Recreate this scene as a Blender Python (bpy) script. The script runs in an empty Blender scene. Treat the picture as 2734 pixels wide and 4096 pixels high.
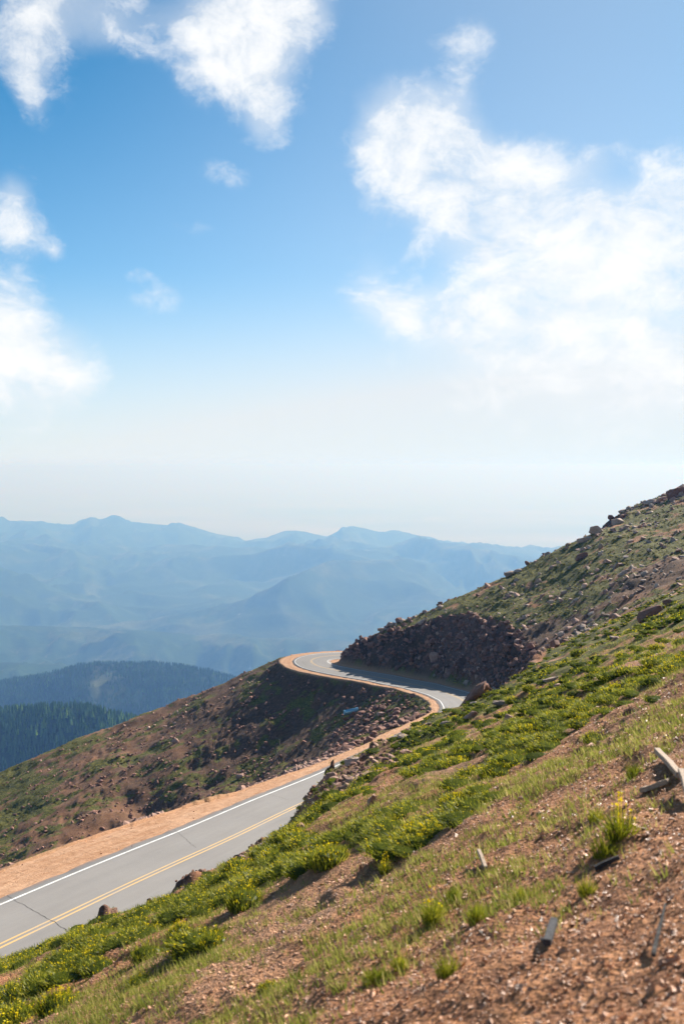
import bpy, bmesh, math, random
import numpy as np
from mathutils import Vector
random.seed(7); RNG = np.random.default_rng(7)
sc = bpy.context.scene
COL = sc.collection
R = math.radians

# ------------------------------------------------------------------ camera
W, H, F, HY = 683, 1024, 995.0, 466.0            # frame, focal length and eye level
TH = math.atan((H/2-HY)/F)
cam_d = bpy.data.cameras.new('camera'); cam = bpy.data.objects.new('camera', cam_d); COL.objects.link(cam)
cam.location = (0, 0, 0); cam.rotation_euler = (math.pi/2-TH, 0, 0)
cam_d.sensor_fit = 'VERTICAL'; cam_d.sensor_height = 36; cam_d.lens = 36*F/H
cam_d.clip_start = .1; cam_d.clip_end = 6e5
cam_d.dof.use_dof = True; cam_d.dof.focus_distance = 60; cam_d.dof.aperture_fstop = 2.5
sc.camera = cam

def rays(px, py):
    x = np.asarray(px, float)-W/2; z = H/2-np.asarray(py, float)
    dy = F*math.cos(TH)+z*math.sin(TH); dz = -F*math.sin(TH)+z*math.cos(TH)
    return x/dy, dz/dy                               # per metre of depth
def project(x, y, z):
    yc = y*math.cos(TH)-z*math.sin(TH); zc = y*math.sin(TH)+z*math.cos(TH)
    yc = np.maximum(yc, .01)
    return W/2+F*x/yc, H/2-F*zc/yc

# ------------------------------------------------------------------ noise
def _h(ix, iy, s):
    n = (ix.astype(np.int64)*374761393+iy.astype(np.int64)*668265263+s*362437) & 0xffffffff
    n = ((n ^ (n >> 13))*1274126177) & 0xffffffff
    n = ((n ^ (n >> 16))*2246822519) & 0xffffffff
    return ((n ^ (n >> 15)) & 0xffffff)/float(0xffffff)
def vnoise(x, y, s=0):
    ix = np.floor(x); iy = np.floor(y); fx = x-ix; fy = y-iy
    ux = fx*fx*fx*(fx*(fx*6-15)+10); uy = fy*fy*fy*(fy*(fy*6-15)+10)
    def g(a, b):
        t = _h(ix+a, iy+b, s)*2*np.pi
        return np.cos(t)*(fx-a)+np.sin(t)*(fy-b)
    a = g(0, 0)*(1-ux)+g(1, 0)*ux; b = g(0, 1)*(1-ux)+g(1, 1)*ux
    return (a*(1-uy)+b*uy)*1.5
def fbm(x, y, wl, o=4, s=0, gain=.5):
    r = 0; a = 1; t = 0
    for i in range(o):
        r = r+a*vnoise(x/wl+17.3*i, y/wl-9.1*i, s+i); t += a; a *= gain; wl *= .49
    return r/t*1.6
def ridged(x, y, wl, o=4, s=0):
    r = 0; a = 1; t = 0
    for i in range(o):
        r = r+a*(1-2*np.abs(vnoise(x/wl+5*i, y/wl+3*i, s+i))); t += a; a *= .5; wl *= .5
    return r/t
def cells(x, y, wl, s=0):
    X = x/wl; Y = y/wl; ix = np.floor(X); iy = np.floor(Y)
    best = np.full(X.shape, 9.); val = np.zeros(X.shape)
    for a in (-1, 0, 1):
        for b in (-1, 0, 1):
            cx = ix+a+_h(ix+a, iy+b, s); cy = iy+b+_h(ix+a, iy+b, s+1)
            d = (X-cx)**2+(Y-cy)**2
            v = _h(ix+a, iy+b, s+2)
            m = d < best; best = np.where(m, d, best); val = np.where(m, v, val)
    return val, np.sqrt(best)
def sst(x, a, b):
    t = np.clip((x-a)/(b-a), 0, 1); return t*t*(3-2*t)

# ------------------------------------------------------------------ road centre line
CP = np.array([(-27,-6,-13.5),(-22.5,10,-15.2),(-18.2,24,-16.8),(-14.6,35,-18.3),(-12,42.4,-19.5),(-10.6,46.6,-20.2),(-8.75,51.4,-20.9),(-6.4,57.1,-21.6),
 (-3.1,66.3,-23),(.5,75.3,-24.3),(4.2,85.5,-25.7),(7.5,95.3,-27.1),(10.9,106.2,-28.5),(13.6,115.1,-29.9),(15.8,122.8,-31.1),
 (17.1,131.9,-32.3),(17.6,143.4,-34),(16.6,155.2,-35.7),(13.6,170.5,-38),(7.1,185.8,-39.9),(-1.1,196.5,-40.7),(-5.2,202,-41),
 (-6.9,207.6,-41),(-6.1,211.3,-41),(-3.6,213.6,-41),(.3,215,-41),(8,216.8,-41.3),(18,219,-42),(34,225,-43.5)], float)
seg = np.r_[0, np.cumsum(np.linalg.norm(np.diff(CP, axis=0), axis=1))]
sf = np.arange(0, seg[-1], .4)
RC = np.stack([np.interp(sf, seg, CP[:, k]) for k in range(3)], 1)
def smooth(P, it, keep=1):
    P = P.copy()
    for _ in range(it):
        P[keep:-keep] = P[keep:-keep]*.5+(P[:-2*keep]+P[2*keep:])*.25
    return P
RC = smooth(RC, 60)
RC[:, 2] = smooth(RC[:, 2:3], 400)[:, 0]
tan = np.gradient(RC[:, :2], axis=0); tan /= np.linalg.norm(tan, axis=1)[:, None]
NL = np.stack([-tan[:, 1], tan[:, 0]], 1)            # left of travel = outer (downhill) side
RS = np.r_[0, np.cumsum(np.linalg.norm(np.diff(RC[:, :2], axis=0), axis=1))]
# width of the dirt shoulder along the outer edge, measured from the asphalt edge at 4.0 m
y2s = lambda i: seg[i]
SW_L = np.interp(RS, [0, seg[4], seg[5], seg[7], seg[8], seg[9], seg[12], seg[16], seg[19], seg[20], seg[22], seg[24], seg[26]],
                 [1.6, 2.0, 3.0, 2.7, 1.7, 1.1, .8, .8, 1.0, 1.4, 2.6, 1.3, .9])
SW_L = SW_L+fbm(RS, RS*0, 9, 3, 5)*.35
SW_R = np.interp(RS, [0, seg[18], seg[20], seg[22], seg[24], seg[-1]], [1.0, 1.0, 2.2, 1.6, 1.6, 1])+fbm(RS, RS*0+7, 5, 2, 8)*.2
HW = 4.0

def road_query(x, y):
    """nearest road sample: distance, side (+ = outer), index and the cut / fill envelopes"""
    n = len(x); d = np.full(n, 1e3); idx = np.zeros(n, int); hi = np.full(n, 1e3); lo = np.full(n, -1e3)
    near = (x > -75) & (x < 75) & (y > -40) & (y < 270)
    ids = np.nonzero(near)[0]
    r = RC[::3]; wl = (HW+SW_L)[::3]; wr = (HW+SW_R)[::3]; nl = NL[::3]
    for c in range(0, len(ids), 20000):
        k = ids[c:c+20000]
        dx = x[k][:, None]-r[None, :, 0]; dy = y[k][:, None]-r[None, :, 1]
        D = np.sqrt(dx*dx+dy*dy)
        side = dx*nl[None, :, 0]+dy*nl[None, :, 1]
        w = np.where(side > 0, wl[None], wr[None])
        j = D.argmin(1); a = np.arange(len(k))
        sd = np.sign(side[a, j]); idx[k] = j*3; d[k] = D[a, j]*sd
        e = np.maximum(D-w, 0)
        hi[k] = (r[None, :, 2]+1.35*e).min(1); lo[k] = (r[None, :, 2]-.80*e).max(1)
    return d, idx, hi, lo

# ------------------------------------------------------------------ natural slope
CX = np.array([-400,-160,-120,-75.5,-47,-37.4,-14,-5,1,2.7,6.1,9.2,15.6,22.5,33,44.4,52,59.6,67,74,77.6,110,160,400], float)
CZ = np.array([-175,-108,-88,-68.6,-57.3,-53.6,-43,-41.7,-38.6,-36.8,-34.8,-33.2,-30.2,-27,-22.3,-15.9,-12.6,-11.2,-8.4,-6.2,-4.8,9,16,22], float)
CYc = np.array([225,222,221,220,222,222,219,217,209,207,207,207,209,212,215,218,220,222,224,225,226,230,235,240], float)
def natural(x, y):
    A = -1.6+.4617*x-.2715*y
    A = np.where(x > 60, -1.6+.4617*60-.2715*y+.25*(x-60), A)
    A = np.where(x < -60, A-.4617*(x+60)+.45*(x+60), A)
    d = (x+15.2)*-.951+(y-43.4)*.31                 # beyond the first leg of the road
    A = A-.38*np.maximum(d-6, 0)
    u = x/np.maximum(y, 1)                          # the bank dips a little where the road comes closest
    A = A-(1.0+.7*sst(u, -.28, -.12))*sst(y, 14, 32)*(1-sst(y, 46, 60))*sst(u, -.42, -.27)*(1-sst(u, -.075, -.01))
    zc = np.interp(x, CX, CZ); yc = np.interp(x, CX, CYc)
    t = y-yc
    B = zc+np.where(t < 0, np.where(x > 0, .03, .05)*t, 0)-np.where(t > 0, .62*t*sst(t, -2, 16), 0)
    B = np.where((t < 0) & (t > -14), B+.0*t, B)
    k = 2.5
    m = np.maximum(A, B)
    N = m+k*np.log(np.exp((A-m)/k)+np.exp((B-m)/k))-k*np.exp(-((A-B)/8)**2)*.4
    return N

def ground(x, y, full=False):
    x = np.asarray(x, float).ravel(); y = np.asarray(y, float).ravel()
    N = natural(x, y)
    near_w = 1-sst(y, 60, 120)
    N = N+fbm(x, y, 26, 3, 11)*.9*sst(np.hypot(x, y), 18, 70)+fbm(x, y, 7, 3, 12)*.35*sst(np.hypot(x, y), 6, 30)
    # turf terraces and ruts on the open slopes, running down the slope
    N = N+fbm(x*.8+y*.3, y*.9-x*.2, 2.1, 3, 13)*.12*sst(np.hypot(x, y), 3, 14)
    d, idx, hi, lo = road_query(x, y)
    rz = RC[idx, 2]; ad = np.abs(d)
    w = HW+np.where(d > 0, SW_L[idx], SW_R[idx])
    N = np.where((d > 0) & (y < 135) & (ad < 40), np.minimum(N, rz-.3-.30*np.maximum(ad-w, 0)), N)
    wb = sst(x+fbm(x, y, 14, 3, 15)*7, -50, -4)*(1-sst(y, 205, 212))*(y >= 135)*(d > 0)     # hollow inside the bend
    N = N*(1-wb)+np.minimum(N, rz-.3-.62*np.maximum(ad-w, 0))*wb
    k = .5
    g = np.minimum(N, hi)-k*np.exp(-np.abs(N-hi)/1.0)*.5*(hi > -900)*(ad > w)
    cut = sst(N-hi, -.6, .8)*(ad < 60)
    g2 = np.maximum(g, lo); fill = sst(lo-g, -.5, .8)*(ad < 60)
    g = g2
    off = sst(ad-w, .2, 2.0)
    # broken rock on the cut face
    v1, f1 = cells(x+fbm(x, y, 2.5, 2, 21)*.7, y*1.0+fbm(x, y, 2.5, 2, 22)*.7, 2.3, 31)
    v2, f2 = cells(x+fbm(x, y, 1, 2, 23)*.3, y, .95, 32)
    v3, f3 = cells(x, y, .42, 33)
    rough = (v1-.5)*1.3+(v2-.5)*.65+(v3-.5)*.25+ridged(x, y, 4, 3, 24)*.5-.2
    g = g+rough*cut*off*1.25
    g = g+((v2-.5)*.28+(v3-.5)*.18+fbm(x, y, 3, 3, 25)*.3)*fill*off
    up = sst(y, 120, 150)                            # stony hillside beyond
    g = g+((v3-.5)*.22+(v2-.5)*.2+(v1-.5)*.22)*up*off*(1-cut)*(.4+.6*sst(fbm(x, y, 14, 3, 26), -.1, .3))
    fine = fbm(x, y, .9, 4, 27)*.060+fbm(x, y, .16, 2, 28)*.012
    g = g+fine*off*(1-up)*(1+1.2*sst(fbm(x, y, 3.0, 2, 29), .0, .5))
    # foot of scree beside the shoulder and the bed below the road strips
    bed = 1-sst(ad-w, -.25, .15)
    g = g*(1-bed)+(rz-.30)*bed
    if not full: return g
    return g, dict(d=d, cut=cut*off, fill=fill*off, w=w, up=up, rz=rz, bed=bed)

def march(px, py, y0=2.5, y1=330):
    """where the view ray through a picture point meets the ground"""
    u, v = rays(px, py)
    ys = np.exp(np.linspace(math.log(y0), math.log(y1), 900))
    z, a = ground(u*ys, ys, True); z = z-v*ys
    if y1 < 300: z = np.where(a['d'] > -a['w'], -1e3, z)   # stay on the camera's side of the road
    k = np.nonzero(z > 0)[0]
    if len(k) == 0:
        if y1 > 300: return None
        j = int(z[len(z)//4:].argmax())+len(z)//4      # the ray just skims the brow
        return Vector((float(u*ys[j]), float(ys[j]), float(ground([u*ys[j]], [ys[j]])[0])))
    k = max(k[0], 1)
    a, b = ys[k-1], ys[k]; za, zb = z[k-1], z[k]
    yy = a+(b-a)*(-za)/(zb-za+1e-9)
    return Vector((float(u*yy), float(yy), float(ground([u*yy], [yy])[0])))

# ------------------------------------------------------------------ mesh helpers
def mesh_np(name, v, f, smooth=False, attrs=None):
    v = np.ascontiguousarray(v, np.float32); f = np.ascontiguousarray(f, np.int32)
    me = bpy.data.meshes.new(name); k = f.shape[1]
    me.vertices.add(len(v)); me.vertices.foreach_set('co', v.ravel())
    me.loops.add(f.size); me.loops.foreach_set('vertex_index', f.ravel())
    me.polygons.add(len(f)); me.polygons.foreach_set('loop_start', np.arange(0, f.size, k, dtype=np.int32))
    me.polygons.foreach_set('loop_total', np.full(len(f), k, np.int32))
    me.polygons.foreach_set('use_smooth', np.full(len(f), smooth, bool))
    for an, av in (attrs or {}).items():
        at = me.attributes.new(an, 'FLOAT', 'POINT'); at.data.foreach_set('value', np.ascontiguousarray(av, np.float32))
    me.update(calc_edges=True)
    return me
def obj(name, me, mat=None, parent=None, loc=None):
    o = bpy.data.objects.new(name, me); COL.objects.link(o)
    if mat is not None: me.materials.append(mat)
    if parent: o.parent = parent
    if loc is not None: o.location = loc
    return o
def tag(o, label=None, cat=None, group=None, kind=None):
    if label: o['label'] = label
    if cat: o['category'] = cat
    if group: o['group'] = group
    if kind: o['kind'] = kind
    return o
def empty(name, loc, rz=0):
    o = bpy.data.objects.new(name, None); COL.objects.link(o); o.location = loc; o.rotation_euler = (0, 0, rz)
    o.empty_display_size = .2; return o
def rotz(a):
    c, s = np.cos(a), np.sin(a); M = np.zeros((len(a), 3, 3)); M[:, 0, 0] = c; M[:, 0, 1] = -s; M[:, 1, 0] = s; M[:, 1, 1] = c; M[:, 2, 2] = 1
    return M
def randrot(n, tilt=3.14):
    a = RNG.uniform(0, 2*np.pi, n); M = rotz(a)
    t = RNG.uniform(-tilt, tilt, n); c, s = np.cos(t), np.sin(t)
    X = np.zeros((n, 3, 3)); X[:, 0, 0] = 1; X[:, 1, 1] = c; X[:, 1, 2] = -s; X[:, 2, 1] = s; X[:, 2, 2] = c
    b = rotz(RNG.uniform(0, 2*np.pi, n))
    return np.einsum('nij,njk,nkl->nil', M, X, b)
def scatter(tmpl, pos, scl, rot, tint=None):
    """merge many placed copies of the templates into one vertex / face array"""
    V = []; Fa = []; T = []; base = 0
    kind = RNG.integers(0, len(tmpl), len(pos))
    for k, (tv, tf) in enumerate(tmpl):
        i = np.nonzero(kind == k)[0]
        if not len(i): continue
        v = tv[None]*scl[i][:, None, :]
        v = np.einsum('nij,nvj->nvi', rot[i], v)+pos[i][:, None, :]
        f = tf[None]+(np.arange(len(i))*len(tv))[:, None, None]+base
        V.append(v.reshape(-1, 3)); Fa.append(f.reshape(-1, tf.shape[1])); base += len(i)*len(tv)
        if tint is not None: T.append(np.repeat(tint[i], len(tv)))
    return np.concatenate(V), np.concatenate(Fa), (np.concatenate(T) if tint is not None else None)

# ------------------------------------------------------------------ materials
class NT:
    def __init__(s, name):
        s.m = bpy.data.materials.new(name); s.m.use_nodes = True; s.t = s.m.node_tree; s.t.nodes.clear()
        s.out = s.n('ShaderNodeOutputMaterial')
    def n(s, typ, **kw):
        nd = s.t.nodes.new(typ)
        for k, v in kw.items():
            if k[0] == 'i' and k[1:].isdigit(): s.set(nd.inputs[int(k[1:])], v)
            elif k in nd.inputs.keys(): s.set(nd.inputs[k], v)
            else: setattr(nd, k, v)
        return nd
    def set(s, inp, v):
        if hasattr(v, 'is_linked') or isinstance(v, bpy.types.NodeSocket): s.t.links.new(v, inp)
        else:
            if isinstance(v, tuple) and len(v) == 3 and inp.type == 'RGBA': v = (*v, 1)
            inp.default_value = v
    def noise(s, scale, detail=4, rough=.55, dist=0, vec=None):
        nd = s.n('ShaderNodeTexNoise', Scale=scale, Detail=detail, Roughness=rough, Distortion=dist)
        s.set(nd.inputs['Vector'], vec if vec is not None else s.pos()); return nd.outputs['Fac']
    def vor(s, scale, out='Distance', vec=None):
        nd = s.n('ShaderNodeTexVoronoi', Scale=scale); s.set(nd.inputs['Vector'], vec if vec is not None else s.pos()); return nd.outputs[out]
    def pos(s):
        if not hasattr(s, '_p'): s._p = s.n('ShaderNodeNewGeometry').outputs['Position']
        return s._p
    def attr(s, name): return s.n('ShaderNodeAttribute', attribute_name=name).outputs['Fac']
    def ramp(s, fac, stops):
        nd = s.n('ShaderNodeValToRGB'); s.set(nd.inputs[0], fac); e = nd.color_ramp.elements
        while len(e) > 1: e.remove(e[0])
        e[0].position = stops[0][0]; e[0].color = (*stops[0][1], 1)
        for p, c in stops[1:]:
            q = e.new(p); q.color = (*c, 1)
        return nd.outputs[0]
    def mix(s, f, a, b):
        nd = s.n('ShaderNodeMix', data_type='RGBA')
        s.set(nd.inputs[0], f); s.set(nd.inputs[6], a); s.set(nd.inputs[7], b); return nd.outputs[2]
    def math(s, op, a, b=0., c=None, clamp=False):
        nd = s.n('ShaderNodeMath', operation=op, use_clamp=clamp); s.set(nd.inputs[0], a); s.set(nd.inputs[1], b)
        if c is not None: s.set(nd.inputs[2], c)
        return nd.outputs[0]
    def rng(s, v, a, b, c=0., d=1.):
        nd = s.n('ShaderNodeMapRange'); s.set(nd.inputs[0], v)
        for i, q in enumerate((a, b, c, d)): nd.inputs[i+1].default_value = q
        return nd.outputs[0]
    def bump(s, h, strength=.5, dist=.05, normal=None):
        nd = s.n('ShaderNodeBump', Strength=strength, Distance=dist); s.set(nd.inputs['Height'], h)
        if normal is not None: s.set(nd.inputs['Normal'], normal)
        return nd.outputs[0]
    def principled(s, color, rough=.9, normal=None, spec=.25, metal=0.):
        p = s.n('ShaderNodeBsdfPrincipled'); s.set(p.inputs['Base Color'], color); s.set(p.inputs['Roughness'], rough)
        p.inputs['Specular IOR Level'].default_value = spec; p.inputs['Metallic'].default_value = metal
        if normal is not None: s.set(p.inputs['Normal'], normal)
        s.t.links.new(p.outputs[0], s.out.inputs[0]); return p

def mat_ground():
    s = NT('slope_ground')
    grass, rock, fill, dirt = s.attr('grass'), s.attr('rock'), s.attr('fill'), s.attr('dirt')
    big = s.noise(.35, 4); n1 = s.noise(6, 5, .65); n2 = s.noise(38, 3, .7)
    soil = s.ramp(n1, [(.30, (.075, .032, .015)), (.47, (.24, .105, .043)), (.62, (.43, .205, .092)), (.8, (.58, .33, .175))])
    soil = s.mix(s.rng(n2, .4, .75, 0, .7), soil, (.40, .20, .125))
    soil = s.mix(s.rng(big, .45, .75, 0, .5), soil, (.36, .25, .17))
    nr = s.noise(2.2, 6, .7, .4); vr = s.vor(3.5, 'Color')
    rk = s.ramp(nr, [(.3, (.060, .034, .028)), (.5, (.13, .075, .060)), (.65, (.20, .125, .10)), (.8, (.30, .21, .17))])
    rk = s.mix(.35, rk, s.ramp(s.n('ShaderNodeSeparateColor', i0=vr).outputs[0], [(0, (.07, .04, .035)), (1, (.25, .16, .13))]))
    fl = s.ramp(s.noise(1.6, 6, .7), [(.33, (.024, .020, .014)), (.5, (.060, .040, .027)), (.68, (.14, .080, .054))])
    gr = s.ramp(s.noise(2.6, 6, .7), [(.3, (.03, .032, .010)), (.5, (.09, .088, .020)), (.66, (.19, .17, .04)), (.8, (.17, .11, .06))])
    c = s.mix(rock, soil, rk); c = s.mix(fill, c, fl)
    gm = s.math('MULTIPLY', grass, 1.6); gm = s.math('SUBTRACT', gm, s.math('MULTIPLY', s.noise(1.1, 7, .75), 1.1), clamp=True)
    gm = s.rng(gm, .0, .22)
    c = s.mix(gm, c, gr)
    c = s.mix(dirt, c, s.ramp(n1, [(.3, (.33, .18, .10)), (.7, (.46, .26, .15))]))
    h = s.math('ADD', s.noise(9, 6, .7), s.math('MULTIPLY', s.vor(30), .35))
    s.principled(c, .95, s.bump(h, .8, .12), .15)
    return s.m
def mat_rock(name, a, b, lich=(.20, .19, .14), rough=.85, spec=.2, lift=1.8):
    s = NT(name)
    tc = s.n('ShaderNodeTexCoord').outputs['Object']; p = s.pos()
    n1 = s.noise(3.2, 6, .7, .3, p); n2 = s.noise(16, 5, .7, 0, p)
    c = s.ramp(n1, [(.32, a), (.62, b)])
    c = s.mix(s.rng(n2, .5, .72, 0, .6), c, tuple(x*.45 for x in a))
    c = s.mix(s.rng(s.noise(1.1, 6, .75, 1, p), .55, .68, 0, .55), c, lich)
    t = s.attr('tint'); c = s.mix(s.math('MULTIPLY', t, .7), c, tuple(min(1, x*lift) for x in b))
    h = s.math('ADD', n1, s.math('MULTIPLY', n2, .5))
    s.principled(c, rough, s.bump(h, .7, .12), spec)
    return s.m
def mat_leaf(name, cols, trans=.52, yellow=None):
    s = NT(name); t = s.attr('tint')
    oi = s.n('ShaderNodeObjectInfo').outputs['Random']
    f = s.math('ADD', s.math('MULTIPLY', t, .8), s.math('MULTIPLY', oi, .2))
    c = s.ramp(f, cols)
    d = s.n('ShaderNodeBsdfDiffuse'); s.set(d.inputs[0], c)
    tr = s.n('ShaderNodeBsdfTranslucent'); s.set(tr.inputs[0], c)
    g = s.n('ShaderNodeBsdfGlossy', Roughness=.45); g.inputs[0].default_value = (.8, .85, .8, 1)
    m = s.n('ShaderNodeMixShader'); m.inputs[0].default_value = trans
    s.t.links.new(d.outputs[0], m.inputs[1]); s.t.links.new(tr.outputs[0], m.inputs[2])
    m2 = s.n('ShaderNodeMixShader'); m2.inputs[0].default_value = .015
    s.t.links.new(m.outputs[0], m2.inputs[1]); s.t.links.new(g.outputs[0], m2.inputs[2])
    s.t.links.new(m2.outputs[0], s.out.inputs[0]); return s.m
def mat_plain(name, color, rough=.8, bump=None, metal=0., spec=.3, var=.25, vs=8.):
    s = NT(name); n = s.noise(vs, 5, .65)
    c = s.mix(s.rng(n, .3, .7), tuple(x*(1-var) for x in color), tuple(min(1, x*(1+var)) for x in color))
    s.principled(c, rough, s.bump(n, bump[0], bump[1]) if bump else None, spec, metal); return s.m
def mat_asphalt():
    s = NT('asphalt'); lat = s.attr('lat'); run = s.attr('run')
    cv = s.n('ShaderNodeCombineXYZ'); s.set(cv.inputs[0], s.math('MULTIPLY', lat, 1.)); s.set(cv.inputs[1], s.math('MULTIPLY', run, .06))
    streak = s.noise(1.6, 5, .6, 0, cv.outputs[0]); patch = s.noise(.25, 4); grit = s.noise(60, 3, .8)
    c = s.ramp(streak, [(.3, (.138, .130, .124)), (.7, (.19, .18, .172))])
    c = s.mix(s.rng(patch, .35, .7, 0, .6), c, (.20, .19, .18)); c = s.mix(s.rng(s.noise(2.3, 5, .7, .5), .5, .7, 0, .35), c, (.15, .14, .132))
    c = s.mix(s.rng(grit, .35, .75, 0, .55), c, (.25, .237, .228))
    # tyre tracks: polished, slightly darker bands in each lane
    al = s.math('ABSOLUTE', lat)
    tr = s.math('ABSOLUTE', s.math('SUBTRACT', s.math('ABSOLUTE', s.math('SUBTRACT', al, 1.75)), .8))
    c = s.mix(s.rng(tr, .0, .38, .28, 0), c, (.20, .185, .175))
    c = s.mix(s.rng(s.math('ADD', al, s.math('MULTIPLY', s.noise(1.2, 4), .6)), 4.05, 4.35, 0, .7), c, (.36, .22, .15))
    s.principled(c, .9, s.bump(grit, .35, .01), .2); return s.m
def mat_paint(name, col):
    s = NT(name); w = s.noise(14, 6, .8); w2 = s.noise(.8, 3)
    c = s.mix(s.rng(s.math('ADD', w, s.math('MULTIPLY', w2, .4)), .66, .82, 0, .8), col, (.28, .26, .24))
    s.principled(c, .7, None, .3); return s.m
def mat_hills():
    s = NT('forested_hills'); p = s.pos(); bare = s.attr('bare'); plain = s.attr('plain')
    n = s.noise(.0018, 8, .62, .3); n2 = s.noise(.009, 7, .7); n3 = s.noise(.05, 4, .7)
    f = s.ramp(s.math('ADD', s.math('MULTIPLY', n2, .6), s.math('MULTIPLY', n3, .4)), [(.35, (.010, .024, .012)), (.55, (.020, .042, .020)), (.75, (.050, .075, .034))])
    mead = s.ramp(n3, [(.3, (.11, .12, .06)), (.7, (.20, .19, .11))])
    c = s.mix(s.rng(s.math('ADD', n, s.math('MULTIPLY', bare, .45)), .52, .95), f, mead)
    c = s.mix(s.rng(s.math('ADD', n2, s.math('MULTIPLY', bare, .25)), .74, .84), c, (.42, .31, .25))
    vv = s.n('ShaderNodeTexVoronoi', Scale=.00045); s.set(vv.inputs['Vector'], p)
    pl = s.ramp(s.noise(.00012, 8, .68, .5), [(.35, (.10, .12, .06)), (.5, (.24, .22, .13)), (.65, (.40, .36, .25))])
    pl = s.mix(.3, pl, s.ramp(s.n('ShaderNodeSeparateColor', i0=vv.outputs['Color']).outputs[0], [(0, (.10, .12, .06)), (1, (.42, .38, .26))]))
    c = s.mix(plain, c, pl)
    s.principled(c, 1., None, .05); return s.m

M = {}
M['ground'] = mat_ground()
M['rock'] = mat_rock('granite', (.20, .11, .082), (.38, .24, .185))
M['dark_rock'] = mat_rock('dark_granite', (.115, .050, .036), (.23, .122, .088), (.13, .095, .07))
M['grey_rock'] = mat_rock('weathered_granite', (.19, .135, .105), (.36, .27, .215), (.20, .18, .13))
M['chip'] = mat_rock('granite_chips', (.20, .085, .042), (.62, .30, .145), (.46, .27, .15), .42, .6, 1.45)
M['leaf'] = mat_leaf('cushion_leaves', [(0, (.035, .050, .006)), (.40, (.125, .150, .010)), (.7, (.30, .30, .018)), (1, (.48, .42, .05))])
M['grass'] = mat_leaf('grass_blades', [(0, (.05, .075, .012)), (.4, (.13, .165, .022)), (.7, (.28, .27, .055)), (1, (.50, .38, .18))])
M['flower'] = mat_leaf('yellow_petals', [(0, (.78, .56, .004)), (1, (.85, .72, .02))], .35)
M['tuft'] = mat_leaf('hillside_turf', [(0, (.022, .026, .008)), (.35, (.066, .060, .014)), (.7, (.20, .18, .032)), (1, (.36, .30, .07))], .45)
M['pine'] = mat_leaf('conifer_needles', [(0, (.014, .042, .010)), (.6, (.034, .088, .016)), (.9, (.10, .18, .025)), (1, (.18, .28, .03))], .15)
M['asphalt'] = mat_asphalt()
M['white'] = mat_paint('white_road_paint', (.60, .60, .585))
M['yellow'] = mat_paint('yellow_road_paint', (.48, .31, .12))
def mat_dirt():
    s = NT('shoulder_dirt'); lat = s.attr('lat'); run = s.attr('run')
    cv = s.n('ShaderNodeCombineXYZ'); s.set(cv.inputs[0], lat); s.set(cv.inputs[1], s.math('MULTIPLY', run, .12))
    rut = s.noise(1.5, 6, .65, .6, cv.outputs[0]); n = s.noise(2.4, 7, .7, .4); g = s.noise(22, 4, .75)
    c = s.ramp(n, [(.3, (.24, .125, .07)), (.5, (.35, .195, .11)), (.7, (.45, .27, .165))])
    c = s.mix(s.rng(rut, .42, .68, 0, .55), c, (.50, .33, .22)); c = s.mix(s.rng(g, .5, .75, 0, .6), c, (.20, .105, .06))
    s.principled(c, .95, s.bump(s.math('ADD', s.math('ADD', n, rut), s.math('MULTIPLY', g, .4)), 1., .09), .1); return s.m
M['dirt'] = mat_dirt()
M['crack'] = mat_plain('crack_seal', (.05, .045, .04), .8)
M['hills'] = mat_hills()
M['wood'] = mat_plain('weathered_wood', (.30, .225, .165), .8, (.5, .01), var=.3, vs=30.)
M['burnt'] = mat_plain('charred_wood', (.035, .032, .032), .8, (.6, .02), var=.5, vs=25.)
M['slate'] = mat_plain('grey_wood', (.045, .045, .05), .9, (.6, .01), var=.4, vs=40.)
M['pipe'] = mat_plain('galvanised_pipe', (.22, .40, .50), .38, None, metal=.55, spec=.6, var=.1)
M['dark_metal'] = mat_plain('dark_metal', (.045, .05, .055), .6, None, metal=.3)

# ------------------------------------------------------------------ near ground sheet
def brown(x, y, a):      # browner soil on the far slopes; backlit parts painted darker, sunny right side paler
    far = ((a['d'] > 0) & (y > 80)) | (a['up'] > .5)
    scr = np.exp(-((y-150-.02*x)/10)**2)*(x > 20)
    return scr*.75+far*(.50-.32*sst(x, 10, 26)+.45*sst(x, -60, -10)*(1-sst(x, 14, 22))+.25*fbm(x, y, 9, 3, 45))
def build_ground():
    nr, nc = 1150, 860
    ys = np.exp(np.linspace(math.log(3.6), math.log(353), nr))-3.0
    us = np.linspace(-1, 1, nc); us = np.sign(us)*(np.abs(us)*.62+np.abs(us)**4*.58)
    U, Y = np.meshgrid(us, ys); X = U*(Y+3)
    z, a = ground(X.ravel(), Y.ravel(), True)
    x, y = X.ravel(), Y.ravel()
    grass = grass_mask(x, y, a)
    dirt = sst(np.abs(a['d'])-a['w'], .7, -.2)
    i = np.arange((nr-1)*(nc-1)); r = i//(nc-1); c = i % (nc-1); b = r*nc+c
    f = np.stack([b, b+1, b+nc+1, b+nc], 1)
    me = mesh_np('ground', np.stack([x, y, z], 1), f, True, dict(grass=grass, rock=np.maximum(a['cut'], a['lip']*.55), fill=np.clip(a['fill']*.85+brown(x, y, a), 0, .9), dirt=dirt))  # fill also carries the shade painted on the far slopes
    return tag(obj('ground', me, M['ground']), 'reddish gravel and turf mountainside falling away to the left', 'ground', kind='structure')

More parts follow.
